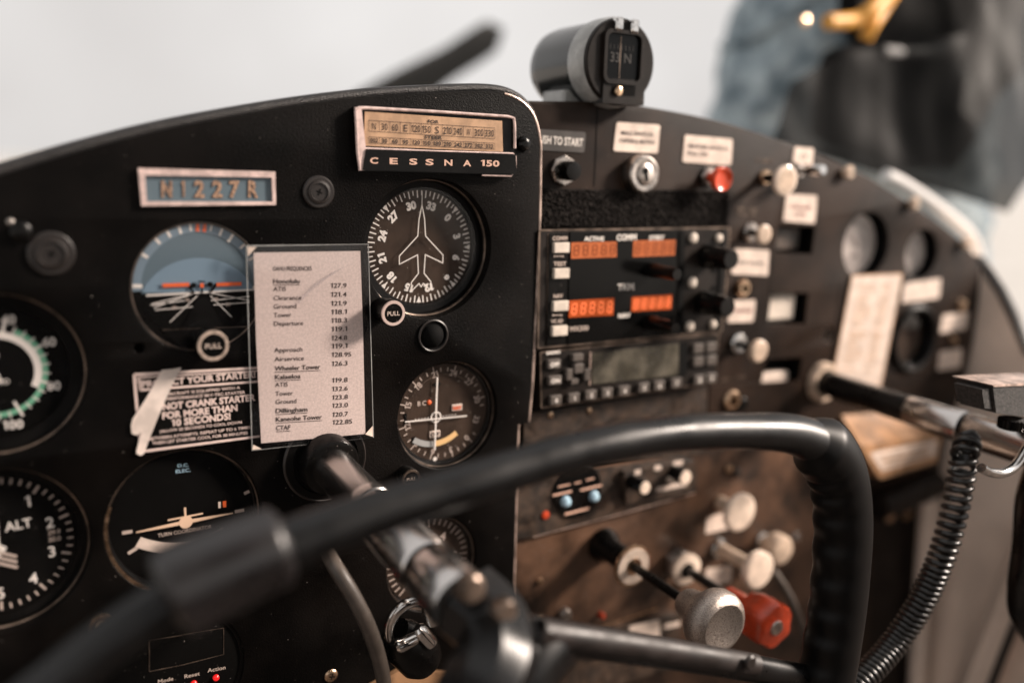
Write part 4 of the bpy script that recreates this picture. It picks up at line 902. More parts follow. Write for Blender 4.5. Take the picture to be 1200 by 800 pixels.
for px, py in ((661,586),(694,580)):
    bm = B(); a = F(px, py); r_ = 5.5*S(px,py); lathe(bm, [(r_*1.2,.0018),(r_*1.1,.003),(r_,.003),(r_*.8,.005),(r_*.3,.0056)], 24, cx=a[0], cz=a[1]); obj('lamp', bm, 'bluelens', dsk)
bm = B()
for p, q, w_ in (((652,569),(666,566),1.6),((671,565),(679,563),1.4),((685,561),(694,559),1.6),((646,579),(668,574),2.2),((678,573),(703,567),2.2),((660,601),(688,594),2.6)): a = F(*p); b = F(*q); bar(bm, *a, *b, w_*S(676,574), .0022)
obj('marking_bars', bm, 'pinkgold', dsk, smooth=False)
bm = B(); prism(bm, [F(*p) for p in ((727,550),(810,538),(812,573),(730,588))], 0, .0045); ib = obj('intercom_box', bm, 'strip', ap)
for px, py, ex, ey, rr in ((735,561,755,566,8),(785,551,803,553,9)):
    for k in range(2, 60):
        Ln = k*.001
        if at(ex, ey, YL-.004-Ln).x < at(px, py, YL-.004).x: break
    bm = B(); a = F(px, py); r_ = rr*S(px,py); lathe(bm, [(r_,.004),(r_,Ln*.96),(r_*.9,Ln)], 28, cx=a[0], cz=a[1]); kb_ = obj('knob', bm, 'plastic', ib)
    bm = B(); lathe(bm, [(r_*.93,Ln*.98),(r_*.86,Ln+.0008),(r_*.2,Ln+.0010)], 28, cx=a[0], cz=a[1]); obj('knob_cap', bm, 'wk', kb_)
bm = B()
for p, q in (((739,551),(746,550)),((762,546),(770,545)),((784,541),(795,539)),((764,571),(799,564))): a = F(*p); b = F(*q); bar(bm, *a, *b, .0035, .0049)
obj('marking_bars', bm, 'cream', ib, smooth=False)
bm = B(); a = F(779,559); lathe(bm, [(.0022,.004),(.0022,.009),(.001,.01)], 16, cx=a[0], cz=a[1]); obj('toggle', bm, 'wk', ib)
bm = B(); a = F(639,603); lathe(bm, [(.003,0),(.0028,.001),(.001,.0014)], 16, cx=a[0], cz=a[1]); obj('screw', bm, 'red', ap)
# throttle and mixture
def plunger(name, label, base, collar, end, yb=YL):
    P = at(*base, yb); t = thing(name, label, 'control knob', P); out = []
    for e in (collar, end):
        best = min(((at(*e, yb-k*.001)-P).xz.length, k) for k in range(2, 160)); out.append(at(*e, yb-best[1]*.001)-P)
    return t, P, out
t, P, (C1, E1) = plunger('throttle', 'sparkling silver throttle knob on a black rod through a brass collar', (706,637), (742,663), (845,733))
Ax = E1.normalized()
bm = B(); turned(bm, Vector((0,0,0)), C1, [(0,.0125),(.1,.0125),(.35,.0085),(.9,.0085),(.92,.0085)], 36); obj('sleeve', bm, 'plastic', t)
bm = B(); turned(bm, C1-Ax*.003, C1+Ax*.0005, [(0,.0138),(.5,.0150),(.9,.0148),(1,.0135)], 40); cl = obj('collar', bm, 'brass', t)
bm = B(); turned(bm, C1, C1+Ax*.0009, [(0,.0133),(1,.0128)], 40); obj('collar_face', bm, 'wk', cl)
bm = B(); turned(bm, C1, C1+Ax*.0012, [(0,.0072),(1,.0062)], 30); obj('collar_hub', bm, 'brass', cl)
Kb = E1; r = 40*mpp(845,733,P.y+E1.y)
bm = B(); turned(bm, C1, Kb-Ax*.022, [(0,.0032),(1,.0032)], 20); obj('rod', bm, 'plastic', t)
bm = B(); turned(bm, Kb-Ax*.034, Kb+Ax*.003, [(0,r*.26),(.02,r*.42),(.08,r*.47),(.25,r*.52),(.36,r*.60),(.42,r*.64),(.50,r*.80),(.58,r*.92),(.68,r*.99),(.80,r*1.0),(.90,r*.95),(.97,r*.84),(1,r*.72),(.985,r*.6),(.955,r*.4),(.945,r*.1)], 48); obj('knob_head', bm, 'silver', t)
t, P, (C1, E1) = plunger('mixture_knob', 'red six-lobed mixture knob behind the silver throttle', (790,656), (806,668), (905,732))
Ax = E1.normalized()
bm = B(); turned(bm, Vector((0,0,0)), C1*.6, [(0,.012),(.5,.012),(1,.010)], 6); obj('nut', bm, 'steel', t, ang=30)
bm = B(); turned(bm, C1*.5, C1, [(0,.009),(.6,.0125),(.9,.0125),(1,.010)], 36); cl = obj('collar', bm, 'wk', t)
bm = B(); turned(bm, C1, C1+Ax*.001, [(0,.006),(1,.0055)], 24); obj('collar_hole', bm, 'matte', cl)
bm = B(); turned(bm, C1, E1-Ax*.02, [(0,.0036),(1,.0036)], 20); obj('rod', bm, 'rubber', t)
r = 28*mpp(905,732,P.y+E1.y)
bm = B(); turned(bm, E1-Ax*.045, E1-Ax*.012, [(0,r*.30),(.05,r*.42),(.5,r*.50),(1,r*.58)], 32); obj('knob_neck', bm, 'red', t)
bm = B(); d_ = Ax; N_ = (Vector((0,0,1))-d_*d_.z).normalized(); Q_ = d_.cross(N_); rings = []
for s_, k in ((-.024,.55),(-.021,.82),(-.015,.95),(-.013,1.0),(.000,1.0),(.003,.9),(.004,.6)):
    rings.append([bm.verts.new(E1+d_*s_+N_*(math.cos(2*PI*i/60)*r*k*(1+.055*math.cos(6*2*PI*i/60)))+Q_*(math.sin(2*PI*i/60)*r*k*(1+.055*math.cos(6*2*PI*i/60)))) for i in range(60)])
for a, b in zip(rings, rings[1:]):
    for i in range(60): bm.faces.new((a[i], a[(i+1) % 60], b[(i+1) % 60], b[i]))
bm.faces.new(rings[-1]); bm.faces.new(rings[0]); obj('knob_head', bm, 'red', t)
bm = B(); turned(bm, E1+Ax*.0035, E1+Ax*.005, [(0,r*.34),(1,r*.30)], 24); obj('centre_button', bm, 'steel', t)
S2 = lambda a, b: mpp(a, b, YL)
knob('round_knob', 'cream round knob, highest of those on the lower panel', 'knob', (843,588), (869,601), y=YL, br=8*S2(843,588), er=22*S2(869,601), bm_='brass', sm='creamd', em='wk', stalk=.36, cap=.25, group='cream knobs on the lower panel')
knob('round_knob', 'cream round knob with chrome neck, just above the mixture knob', 'knob', (842,642), (891,669), y=YL, br=12*S2(842,642), er=21*S2(891,669), bm_='chrome', sm='creamd', em='wk', stalk=.36, cap=.18, group='cream knobs on the lower panel')
knob('round_knob', 'cream wedge knob nearest the yoke grip on the lower panel', 'knob', (892,632), (918,646), y=YL, br=9*S2(892,632), er=17*S2(918,646), bm_='chrome', sm='creamd', em='creamd', stalk=.4, cap=.7, group='cream knobs on the lower panel')
def lcard(label, px4, **k): return card('placard', label, 'placard', px4, 'cream', .0008, YL, (), group='small placards on the lower panel', **k)
lcard('small cream label left of the highest cream knob', ((828,605),(852,600),(852,619),(826,625)))
lcard('small cream label left of the chrome-necked cream knob', ((827,666),(857,662),(856,681),(825,687)))
lcard('cream label on the ledge at the bottom of the lower panel', ((731,729),(766,721),(767,742),(729,749)), base=.0062)
lcard('narrow cream label on the lower edge beside the collar', ((772,727),(790,723),(790,728),(772,732)), base=.0062)
for px, py, r, m in ((862,553,6,'strip'),(853,549,5,'brass'),(632,680,4,'brass'),(660,719,9,'steel'),(632,723,4,'brass'),(932,628,5,'chrome')):
    P = at(px, py, YL); bm = B(); rr = r*S2(px, py); lathe(bm, [(rr,0),(rr,rr*.5),(rr*.8,rr*.9),(rr*.3,rr)], 12); obj('screw', bm, m, low, loc=P-LP)
P = at(703,719,YL); bm = B(); lathe(bm, [(.0022,0),(.0022,.004),(.0014,.005)], 16); tag(obj('pilot_lamp', bm, 'red', None, loc=P), 'tiny red button under the brass collar of the throttle', 'button')
bm = B(); sweep(bm, smooth_path([at(905,668,YL-.03), at(920,690,YL-.035), at(932,715,YL-.04), at(945,760,YL-.04), at(950,860,YL-.03)], 6), .0035, 12); tag(obj('cable', bm, 'cord'), 'grey cable curving down behind the yoke grip beside the red knob', 'cable')
# varnished card box under the right shaft
b3 = [at(986,486,YM), at(1029,483,YM), at(1104,508,-.01), at(1008,523,-.018), at(1098,541,-.012), at(1032,561,-.018)]
P = at(1040, 520, YM); t = thing('card_box', 'varnished brown card box with pale printed band under the right shaft', 'box', P); bm = B(); vs = [bm.verts.new(v-P) for v in b3]
bk = [bm.verts.new(Vector((v.x, YM+.001, v.z))-P) for v in b3]
bm.faces.new((vs[0],vs[1],vs[2],vs[3])); bm.faces.new((vs[3],vs[2],vs[4],vs[5])); bm.faces.new((vs[0],vs[3],vs[5],bk[5],bk[0])); bm.faces.new((vs[4],bk[4],bk[5],vs[5])); bm.faces.new((vs[2],bk[2],bk[4],vs[4])); bm.faces.new((vs[1],bk[1],bk[2],vs[2]))
obj('box_shell', bm, 'gold', t, smooth=False)
a, b, c, d = (Vector(b3[3])-P, Vector(b3[2])-P, Vector(b3[4])-P, Vector(b3[5])-P); nrm = (b-a).cross(d-a).normalized(); nrm = nrm if nrm.y < 0 else -nrm
bm = B(); bl = lambda u, v_: (a.lerp(b, u)).lerp(d.lerp(c, u), v_)+nrm*.0005
bm.faces.new([bm.verts.new(bl(*p)) for p in ((.06,.22),(.94,.18),(.94,.72),(.08,.78))]); bd = obj('printed_band', bm, 'cream', t, smooth=False)
bm = B()
for v_ in (.36,.5,.62): bm.faces.new([bm.verts.new(bl(*p)+nrm*.0004) for p in ((.14,v_),(.82,v_-.02),(.82,v_+.04),(.14,v_+.06))])
obj('print_lines', bm, 'gold', bd, smooth=False)
#P3
# ------------------------------------------------------------------ left control yoke
def span(base, end, yb, horizontal_only=False):
    b = at(*base, yb); best = min(((at(*end, yb-k*.001)-b).xz.length, k) for k in range(2, 260)); return b, at(*end, yb-best[1]*.001)
A, Bq = at(380, 538, YF), at(541, 707, -.158)
yk = thing('control_yoke', 'glossy black pilot control yoke on a steel shaft, blurred in the foreground', 'control yoke', A); ax_ = Bq-A; u_ = ax_.normalized(); Ln = ax_.length; Z0 = Vector((0,0,0))
bm = B(); lathe(bm, [(.0245,0),(.0245,.0015),(.023,.003),(.0195,.0035),(.019,.002),(.013,.002)], 56, cap1=False); fg = obj('panel_bushing', bm, 'bezel', yk)
bm = B(); lathe(bm, [(.0242,.0012),(.0247,.002),(.0237,.003),(.0231,.0026)], 56, cap1=False); obj('bushing_rim', bm, 'wash', fg)
bm = B(); turned(bm, -u_*.004, u_*.028, [(0,.0170),(.45,.0170),(.52,.0160),(.56,.0125)], 40); obj('shaft_collar', bm, 'plastic', yk)
bm = B(); turned(bm, Z0, ax_, [(0,.0118),(.36,.0118),(.37,.0128),(.40,.0136),(.42,.0136),(.425,.0128)], 48); obj('shaft_tube', bm, 'tube', yk)
bm = B(); turned(bm, ax_*.42, ax_*.80, [(0,.0128),(.05,.0136),(.96,.0140),(1,.0132)], 56); obj('shaft_sleeve', bm, 'tube', yk)
bm = B(); turned(bm, ax_*.79, ax_*.825, [(0,.0128),(1,.0128)], 40); obj('shaft_gap', bm, 'plastic', yk)
bm = B(); turned(bm, ax_*.82, ax_*1.0, [(0,.0134),(.06,.0144),(.8,.0148),(1,.0140)], 56); obj('shaft_end', bm, 'tube', yk)
YK = -.165
rim_px = [(-110,985),(-60,915),(10,845),(70,795),(130,748),(200,702),(265,668),(340,637),(450,597),(560,563),(680,527),(780,509),(872,505),(938,511),(974,540),(987,600),(983,690),(972,770),(955,860),(925,960),(850,1010),(760,1000),(690,960),(640,900)]
rad = [.0085,.0085,.009,.009,.0092,.0095,.0100,.0098,.0094,.0092,.0090,.0088,.0092,.0110,.0145,.0168,.0172,.0172,.016,.015,.013,.011,.010,.010]
def interp(t, L_): 
    x = t*(len(L_)-1); i = min(int(x), len(L_)-2); return L_[i]+(L_[i+1]-L_[i])*(x-i)
rp = smooth_path([at(px, py, YK)-A for px, py in rim_px], 8)
bm = B(); sweep(bm, rp, lambda t: min(interp(t, rad), .0125), 24); obj('rim', bm, 'yoke', yk, ang=80)
n0, n1 = int(len(rp)*.555), int(len(rp)*.80)
gp_ = smooth_path(rp[n0:n1:4], 10)
def grad(t): return .0172*max(.56, min(1, min(t, 1-t)*5+.30))
bm = B(); sweep(bm, gp_, grad, 28, flat=.9); bm.verts.ensure_lookup_table(); cc_ = at(800,650,YK)-A; ng = len(gp_)
for i_ in range(ng):
    c_ = gp_[i_]; t_ = i_/(ng-1); dr_ = (cc_-c_).normalized()
    if .22 < t_ < .86:
        for k_ in range(28):
            v_ = bm.verts[i_*28+k_]; n_ = (v_.co-c_).normalized(); f_ = max(0, n_.dot(dr_)); v_.co -= dr_*f_*.0022*(.5+.5*math.cos(t_*2*PI*13))
obj('grip', bm, 'grip', yk, ang=80)
bm = B(); hp = smooth_path([at(*p, YK)-A for p in ((192,703),(228,683),(265,666),(300,651),(338,636))], 8)
sweep(bm, hp, lambda t: .0185*min(1, (max(0, min(t, 1-t))*9+.12))**.35*(1-.14*t), 20, flat=.85); hs_ = obj('switch_housing', bm, 'yokeg', yk, ang=60)
bm = B(); sweep(bm, smooth_path([at(*p, YK+.004)-A for p in ((600,738),(700,753),(800,768),(880,782),(960,796))], 8), lambda t: .0085-.001*t, 20, flat=.8); sp = obj('spoke', bm, 'yoke', yk, ang=80)
bm = B(); sweep(bm, smooth_path([at(*p, YK-.0085)-A for p in ((632,741),(700,750),(800,765),(884,779))], 8), .0062, 16, flat=.9); obj('spoke_trim', bm, 'dullbar', sp, ang=80)
for px, py in ((641,745),(878,775)):
    bm = B(); q = at(px, py, YK-.0150)-A; lathe(bm, [(.004,0),(.004,.001),(.003,.0018)], 20); obj('screw', bm, 'wash', sp, loc=q)
bm = B(); sweep(bm, smooth_path([at(*p)-A for p in ((546,704,-.150),(578,735,-.165),(580,775,-.178),(545,830,-.185),(500,920,-.19),(470,1020,-.18))], 8), lambda t: .019-.003*t, 8, fl_axis=(1,0,.2)); hb = obj('hub', bm, 'yoke', yk, ang=25)
bm = B(); sweep(bm, smooth_path([at(*p)-A for p in ((640,752,-.165),(610,800,-.17),(640,900,-.17))], 8), .016, 16); obj('lower_arm', bm, 'yoke', yk, ang=80)
for px, py, yy, r_ in ((592,716,-.178,.0055),(552,690,-.17,.0065)):
    q = at(px, py, yy)-A; bm = B(); lathe(bm, [(r_,-.004),(r_,.001),(r_*.8,.0022),(r_*.4,.0024)], 24); obj('screw', bm, 'bezedge', hb, loc=q)
# chrome clip hanging beside the shaft
P = at(480, 735, -.05); t = thing('ring_clip', 'chrome ring clip with short links hanging beside the yoke hub', 'clip', P); m_ = mpp(480,735,-.05)
bm = B(); sweep(bm, smooth_path([V((math.cos(R(a)))*26*m_, .004*math.sin(R(a)), 6*m_+math.sin(R(a))*31*m_) for a in range(60, 250, 15)], 3), .0032, 14); obj('ring', bm, 'chrome', t)
for p, q, r_ in (((502,712),(508,728),.0042),((492,738),(504,752),.0046),((468,757),(485,748),.0040)):
    bm = B(); a = at(*p, -.056)-P; b = at(*q, -.056)-P; turned(bm, a, b, [(-.25,r_*.5),(-.1,r_*.9),(.1,r_),(.9,r_),(1.1,r_*.9),(1.25,r_*.5)], 20); obj('link', bm, 'chrome', t)
bm = B(); turned(bm, at(462,742,-.045)-P, at(500,775,-.045)-P, [(0,.010),(.2,.013),(.8,.014),(1,.011)], 24); obj('swivel', bm, 'plastic', t)
bm = B(); sweep(bm, smooth_path([at(380,640,-.02), at(392,662,-.05), at(415,700,-.06), at(436,745,-.06), at(450,800,-.05), at(455,880,-.03)], 8), .0042, 14); tag(obj('cable', bm, 'cord'), 'grey cable hanging behind the yoke left of the chrome ring clip', 'cable')

# ------------------------------------------------------------------ right control yoke, microphone bracket, coiled cord
A, Bq = span((962,447), (1212,527), YM)
ry = thing('control_yoke', 'copilot control yoke shaft with black and chrome sections leaving the right edge', 'control yoke', A); ax_ = Bq-A; 
def fr(px): return min((abs((lambda p: CUx(p))(A+ax_*k/400)-px), k/400) for k in range(1, 480))[1]
def CUx(p): d = p-CAM; return 600+FPX*d.dot(ax)/(-d.dot(az))
f1, f2, f3 = fr(1066), fr(1130), fr(1136)
bm = B(); lathe(bm, [(.0165,0),(.0165,.003),(.015,.006),(.011,.006)], 40, cap1=False); obj('shaft_bushing', bm, 'creamd', ry)
bm = B(); turned(bm, Z0, ax_*f1, [(0,.0098),(.2,.0102),(1,.0102)], 40); obj('shaft_tube', bm, 'yoke', ry)
bm = B(); turned(bm, ax_*f1, ax_*f2, [(0,.0100),(.06,.0110),(.97,.0114),(1,.0108)], 56); obj('shaft_sleeve', bm, 'tube', ry)
bm = B(); turned(bm, ax_*(f2-.01), ax_*(f3+.01), [(0,.0109),(1,.0109)], 40); obj('shaft_gap', bm, 'plastic', ry)
bm = B(); turned(bm, ax_*f3, ax_*1.2, [(0,.0112),(.04,.0124),(1,.0126)], 56); obj('shaft_end', bm, 'tube', ry)
ye = Bq.y
bm = B(); sweep(bm, smooth_path([at(*p, ye-.0)-A for p in ((1290,500),(1235,530),(1212,575),(1207,640),(1201,690),(1203,722),(1230,760),(1290,790))], 8), lambda t: .0075+.0035*math.sin(PI*t), 18); obj('rim', bm, 'yoke', ry, ang=80)
P = at(1185, 475, ye-.004); t = thing('microphone_bracket', 'grainy black bracket block with chrome screw above the right yoke shaft', 'bracket', P); F = Frame(P, ye-.004)
K['grain'] = mat('grainy black', (.018,.017,.016), .5, bump=.8, bscale=1200, dust=1.0, col2=(.05,.045,.042), nscale=500)
bm = B(); prism(bm, [F(*p) for p in ((1160,452),(1235,448),(1235,492),(1164,483))], -.022, .002); obj('block', bm, 'grain', t, ang=20)
bm = B(); prism(bm, [F(*p) for p in ((1150,456),(1158,455),(1161,479),(1153,478))], -.018, .0005); obj('side_plate', bm, 'grain', t)
bm = B(); prism(bm, [F(*p) for p in ((1157,449.5),(1236,445.5),(1236,448.3),(1160,452))], -.0235, .003); obj('top_plate', bm, 'edge', t)
def _scr(px, py, r_, yy):
    q = at(px, py, yy)-P; bm = B(); n = 48; rings = []
    for z, k in ((-.0035,.85),(-.003,1),(.003,1),(.0035,.85)): rings.append([bm.verts.new(q+Vector((r_*k*(1+.06*(i % 2))*math.cos(2*PI*i/n), r_*k*(1+.06*(i % 2))*math.sin(2*PI*i/n), z))) for i in range(n)])
    for a, b in zip(rings, rings[1:]):
        for i in range(n): bm.faces.new((a[i], a[(i+1) % n], b[(i+1) % n], b[i]))
    bm.faces.new(rings[0]); bm.faces.new(rings[-1]); return bm
obj('thumb_screw', _scr(1187, 496, .0085, ye-.004), 'plastic', t, smooth=False)
bm = B(); sweep(bm, smooth_path([at(*p, ye-.012) for p in ((1150,548),(1160,553),(1175,554),(1190,545),(1203,525),(1212,505))], 6), .0030, 14); tag(obj('wire_hook', bm, 'chrome'), 'bent chrome wire hook curling under the right yoke shaft', 'hook')
cp = smooth_path([at(*p, yy) for p, yy in (((1140,505),ye+.02),((1130,533),ye+.012),((1126,560),ye+.012),((1117,605),ye+.012),((1102,655),ye+.012),((1078,708),ye+.015),((1045,757),ye+.02),((1005,800),ye+.02),((960,838),ye+.02),((900,880),ye+.02))], 40)
acc = [0]
for a, b in zip(cp, cp[1:]): acc.append(acc[-1]+(b-a).length)
tot = acc[-1]; pts = []; ph = 0; s = 0; j = 0; ds = .00035
while s < tot:
    while j < len(acc)-2 and acc[j+1] < s: j += 1
    f = (s-acc[j])/max(1e-9, acc[j+1]-acc[j]); c = cp[j].lerp(cp[j+1], f); tg = (cp[j+1]-cp[j]).normalized(); nn = (Vector((0,1,0))-tg*tg.y).normalized(); bb = tg.cross(nn)
    q = s/tot; pitch = .0060 if q < .26 else (.0060-(q-.26)/.12*.0022 if q < .38 else .0038)
    rr = .0070*min(1, s/.012); step = min(ds, pitch/14); ph += 2*PI*step/pitch; pts.append(c+nn*math.cos(ph)*rr+bb*math.sin(ph)*rr); s += step
bm = B(); sweep(bm, pts, .0019, 8); tag(obj('coiled_cord', bm, 'rubber', ang=80), 'coiled black microphone cord hanging from the right yoke shaft and curving to the lower left', 'cord')

# ------------------------------------------------------------------ magnetic compass on top of the panel
yc = YM-.012; P = at(727, 73, yc); t = thing('magnetic_compass', 'cylindrical grey-green magnetic compass with rounded window on top of the panel', 'compass', P); m_ = mpp(727,73,yc); r = 50*m_
bm = B(); lathe(bm, [(r*.55,-.074),(r*.85,-.072),(r*.97,-.066),(r,-.058),(r*1.0,-.019)], 72, cap0=True, cap1=False); obj('body', bm, 'compass', t)
bm = B(); lathe(bm, [(r*.98,-.0195),(r*1.02,-.019),(r*1.04,-.017),(r*1.04,-.006),(r*1.0,-.002)], 72, cap0=False, cap1=False); obj('collar', bm, 'ltgrey', t)
bm = B(); lathe(bm, [(r*1.0,-.003),(r*.985,0),(r*.95,.0008),(r*.3,.0008)], 72); fc = obj('face_plate', bm, 'radiob', t)
F = Frame(P, yc)
wr = rrect(.031, .033, .005, 5, *F(728, 68)); wr2 = rrect(.0265, .0285, .004, 5, *F(728, 68))
bm = B()
for k in range(len(wr)):
    k2 = (k+1) % len(wr); prism(bm, [wr[k], wr[k2], wr2[k2], wr2[k]], .0009, .0036)
obj('window_frame', bm, 'bezedge' if False else 'radiob', fc)
bm = B(); prism(bm, wr2, .0009, .0012); cw = obj('compass_window', bm, 'scr', fc); c_ = F(728, 68)
bm = B(); bar(bm, c_[0]-.002, c_[1]-.013, c_[0]-.002, c_[1]+.013, .0007, .0016); obj('lubber_line', bm, 'bezedge', cw, smooth=False)
K['dimkey2'] = mat('dim card print', (.016,.013,.011), .6)
bm = B(); text(bm, '33', c_[0]-.006, c_[1], .006, .0015); text(bm, 'N', c_[0]+.004, c_[1], .006, .0015)
for k in range(7): bar(bm, c_[0]-.010+.003*k, c_[1]+.0045, c_[0]-.010+.003*k, c_[1]+.0075, .0004, .0015)
obj('compass_numerals', bm, 'dimkey2', cw, smooth=False)
for px, py in ((722,29),(740,32)):
    bm = B(); a = F(px, py); box(bm, a[0], a[1], .0062, .0085, .0006, .005, .0015); obj('adjusting_screw', bm, 'chrome', fc)
bm = B(); prism(bm, [F(*p) for p in ((705,92),(753,95),(752,124),(704,121))], -.010, .0022); lb = obj('light_block', bm, 'radiob', t)
bm = B(); prism(bm, [F(*p) for p in ((715,101),(742,103),(741,113),(714,111))], .0023, .0026); sl_ = obj('slot', bm, 'matte', lb)
bm = B(); a = F(721, 107); lathe(bm, [(.0032,.0026),(.003,.004),(.001,.0046)], 20, cx=a[0], cz=a[1]); obj('bulb', bm, 'brass', sl_)
bm = B(); q = at(672, 113, YM+.035)-P; box(bm, q.x, q.z-.006, .045, .016, -.05, -.025); obj('mounting_foot', bm, 'ltgrey', t)

# ------------------------------------------------------------------ cabin side, unseen light-shaping shell and what lies below the panel
XW = .802
wall = [(1149,308),(1158,322),(1172,343),(1186,371),(1202,412)]
wp = [atx(px, py, XW) for px, py in wall]
sl = [(.32, wp[0].z+.02)]+[(p.y, p.z) for p in wp]+[(-.42, wp[-1].z-.06),(-.95, wp[-1].z-.06),(-1.5, -.0),(-1.5,-.8),(.32,-.8)]
bm = B(); a = [bm.verts.new((XW, y, z)) for y, z in sl]; b = [bm.verts.new((XW+.006, y, z-.002)) for y, z in sl]; bm.faces.new(a); bm.faces.new(b)
for i in range(len(sl)): bm.faces.new((a[i], a[(i+1) % len(sl)], b[(i+1) % len(sl)], b[i]))
wl_ = obj('right_cabin_wall', bm, 'beige', None, 'structure', smooth=False)
bm = B(); sweep(bm, [Vector((XW+.002, y, z+.001)) for y, z in sl[:9]], .0048, 8); obj('edge_cover', bm, 'dullbar', wl_)  # dark strip added to hide the sunlit top edge of the wall
K['carpetg'] = mat('pale cabin carpet', (.40,.33,.28), .9, noise_amt=.2, nscale=60)
def slab(name, x0, x1, y0, y1, z0, z1, m='cabin', parent=None, kind='structure'):
    bm = B(); bmesh.ops.create_cube(bm, size=1); 
    for v in bm.verts: v.co = Vector(((x0+x1)/2+v.co.x*(x1-x0), (y0+y1)/2+v.co.y*(y1-y0), (z0+z1)/2+v.co.z*(z1-z0)))
    return obj(name, bm, m, parent, kind, smooth=False)
slab('unseen_roof', -.40, .86, -1.56, -.47, .40, .43)  # unseen roof, walls, headers and posts, added to shape the light
slab('cabin_floor', -.40, .83, -1.56, .30, -.83, -.80, 'carpetg')
slab('unseen_rear_wall', -.40, .86, -1.56, -1.53, -.8, -.20)
slab('unseen_left_wall', -.40, -.37, -1.53, .10, -.8, -.28); slab('unseen_left_post', -.40, -.37, -1.05, -1.0, -.28, .40); slab('unseen_left_header', -.40, -.37, -1.53, -.47, .37, .40)
slab('unseen_right_header', .83, .86, -1.53, -.16, .36, .40); slab('unseen_right_post', .83, .86, -1.05, -.95, -.1, .36)
bm = B(); sweep(bm, smooth_path([at(1088,585,.02), at(1084,650,.02), at(1078,740,.02), at(1072,860,.02), at(1066,1000,.02)], 5), .0085, 10); obj('door_post_trim', bm, 'beige', None, 'structure')
bm = B(); sweep(bm, [atx(1214,628,XW-.02), atx(1196,668,XW-.02), atx(1163,745,XW-.02), atx(1125,840,XW-.02), atx(1100,900,XW-.02)], .016, 4); rail = obj('door_rail', bm, 'beige', None, 'structure', smooth=False)
bm = B(); sweep(bm, [atx(1228,640,XW-.04), atx(1206,690,XW-.04), atx(1176,765,XW-.04), atx(1140,860,XW-.04)], .004, 8); tag(obj('door_cable', bm, 'rubber', None), 'thin dark line running beside the pale rail at the lower right corner', 'cable')
Fk = Frame(Vector((0,YM+.02,0)), YM+.02)
bm = B(); prism(bm, [Fk(*p) for p in ((1000,560),(1102,540),(1078,600),(1066,900),(1000,950))], -.02, 0); obj('under_panel_shade', bm, 'radiob', None, 'structure', loc=Vector((0,YM+.02,0)))  # dark sheet standing in for the black void beneath the panel
P = at(1058, 580, YM); t = thing('lower_lip', 'dark rounded lip under the right end of the main panel', 'panel lip', P); bm = B(); sweep(bm, smooth_path([at(1028,592,YM-.004)-P, at(1060,582,YM-.004)-P, at(1098,566,YM-.004)-P], 5), .012, 14); obj('rolled_edge', bm, 'radiob', t)
knob('pull_knob', 'left of two tiny tan pull knobs below the varnished card box', 'knob', (1040,602), (1045,606), y=YM+.02, br=3*S(1040,600), er=8*S(1040,600), sm='brass', em='brass', stalk=.5, cap=.6)
knob('pull_knob', 'right of two tiny tan pull knobs below the varnished card box', 'knob', (1060,600), (1065,604), y=YM+.02, br=3*S(1060,600), er=7*S(1060,600), sm='brass', em='brass', stalk=.5, cap=.6)
bm = B(); prism(bm, [xz(*p, -.0) for p in ((430,800),(470,778),(560,790),(560,830),(430,830))], 0, .004); o = obj('lower_card', bm, 'gold', None, loc=Vector((0,-.001,0))); tag(o, 'strip of brown card showing at the bottom edge under the hub', 'card')

slab('dark_backing', -.38, .83, .30, .315, -.80, -.03, 'matte')  # dark backing added to keep sky from showing through the panel openings
bm = B(); dk = [Vector((x, YM+.003, z-.003)) for x, z in [(fl_top[0][0], fl_top[0][1])]+[p for p in fl_top[:-30]]+m_top[4:]]
for a, b in zip(dk, dk[1:]):
    if (b-a).length < 1e-5: continue
    vs = [bm.verts.new(q) for q in (a, b, Vector((b.x, .31, min(b.z, -.035))), Vector((a.x, .31, min(a.z, -.035))))]; bm.faces.new(vs)
obj('glare_deck', bm, 'matte', None, 'structure', smooth=False)
# ------------------------------------------------------------------ outside: windscreen, nose, propeller, ground
def grid(bm, f, nu, nv):
    g = [[bm.verts.new(f(i/nu, j/nv)) for i in range(nu+1)] for j in range(nv+1)]
    for j in range(nv):
        for i in range(nu): bm.faces.new((g[j][i], g[j][i+1], g[j+1][i+1], g[j+1][i]))
bm = B(); grid(bm, lambda u, v_: Vector((-.38+1.22*u, .34-.48*v_-.20*(2*u-1)**4*(1-v_), .0+.41*v_-.10*(2*u-1)**2*(1-v_))), 24, 10)
ws = obj('windscreen', bm, 'glass', None); K['glass2'] = glass_mat('windscreen acrylic', (.995,.995,.995), .06, .05); ws.data.materials[0] = K['glass2']; tag(ws, 'clear curved windscreen above and beyond the instrument panel', 'windscreen')
bm = B(); sweep(bm, smooth_path([at(1038,205,.09), at(1060,216,.09), at(1100,243,.09), at(1138,276,.09), at(1146,300,.09)], 5), .0060, 10); obj('frame', bm, 'cowl', ws)
bm = B(); cxn = .29
grid(bm, lambda u, v_: Vector((cxn+(.46-.16*v_)*math.cos(PI*u), .34+.62*v_, -.26+(.24-.06*v_)*math.sin(PI*u))), 32, 12)
o = obj('engine_cowling', bm, 'cowl', None); tag(o, 'white engine cowling hidden beyond the panel, in front of the windscreen', 'cowling')
A = Vector((.30, 1.05, -.12)); tip = at(590, 34, 1.05)
pr_ = thing('propeller', 'dark blurred propeller blade rising beyond the panel left of the compass', 'propeller', A)
dv = tip-A; dl = dv.normalized(); wv = Vector((dl.z, 0, -dl.x))
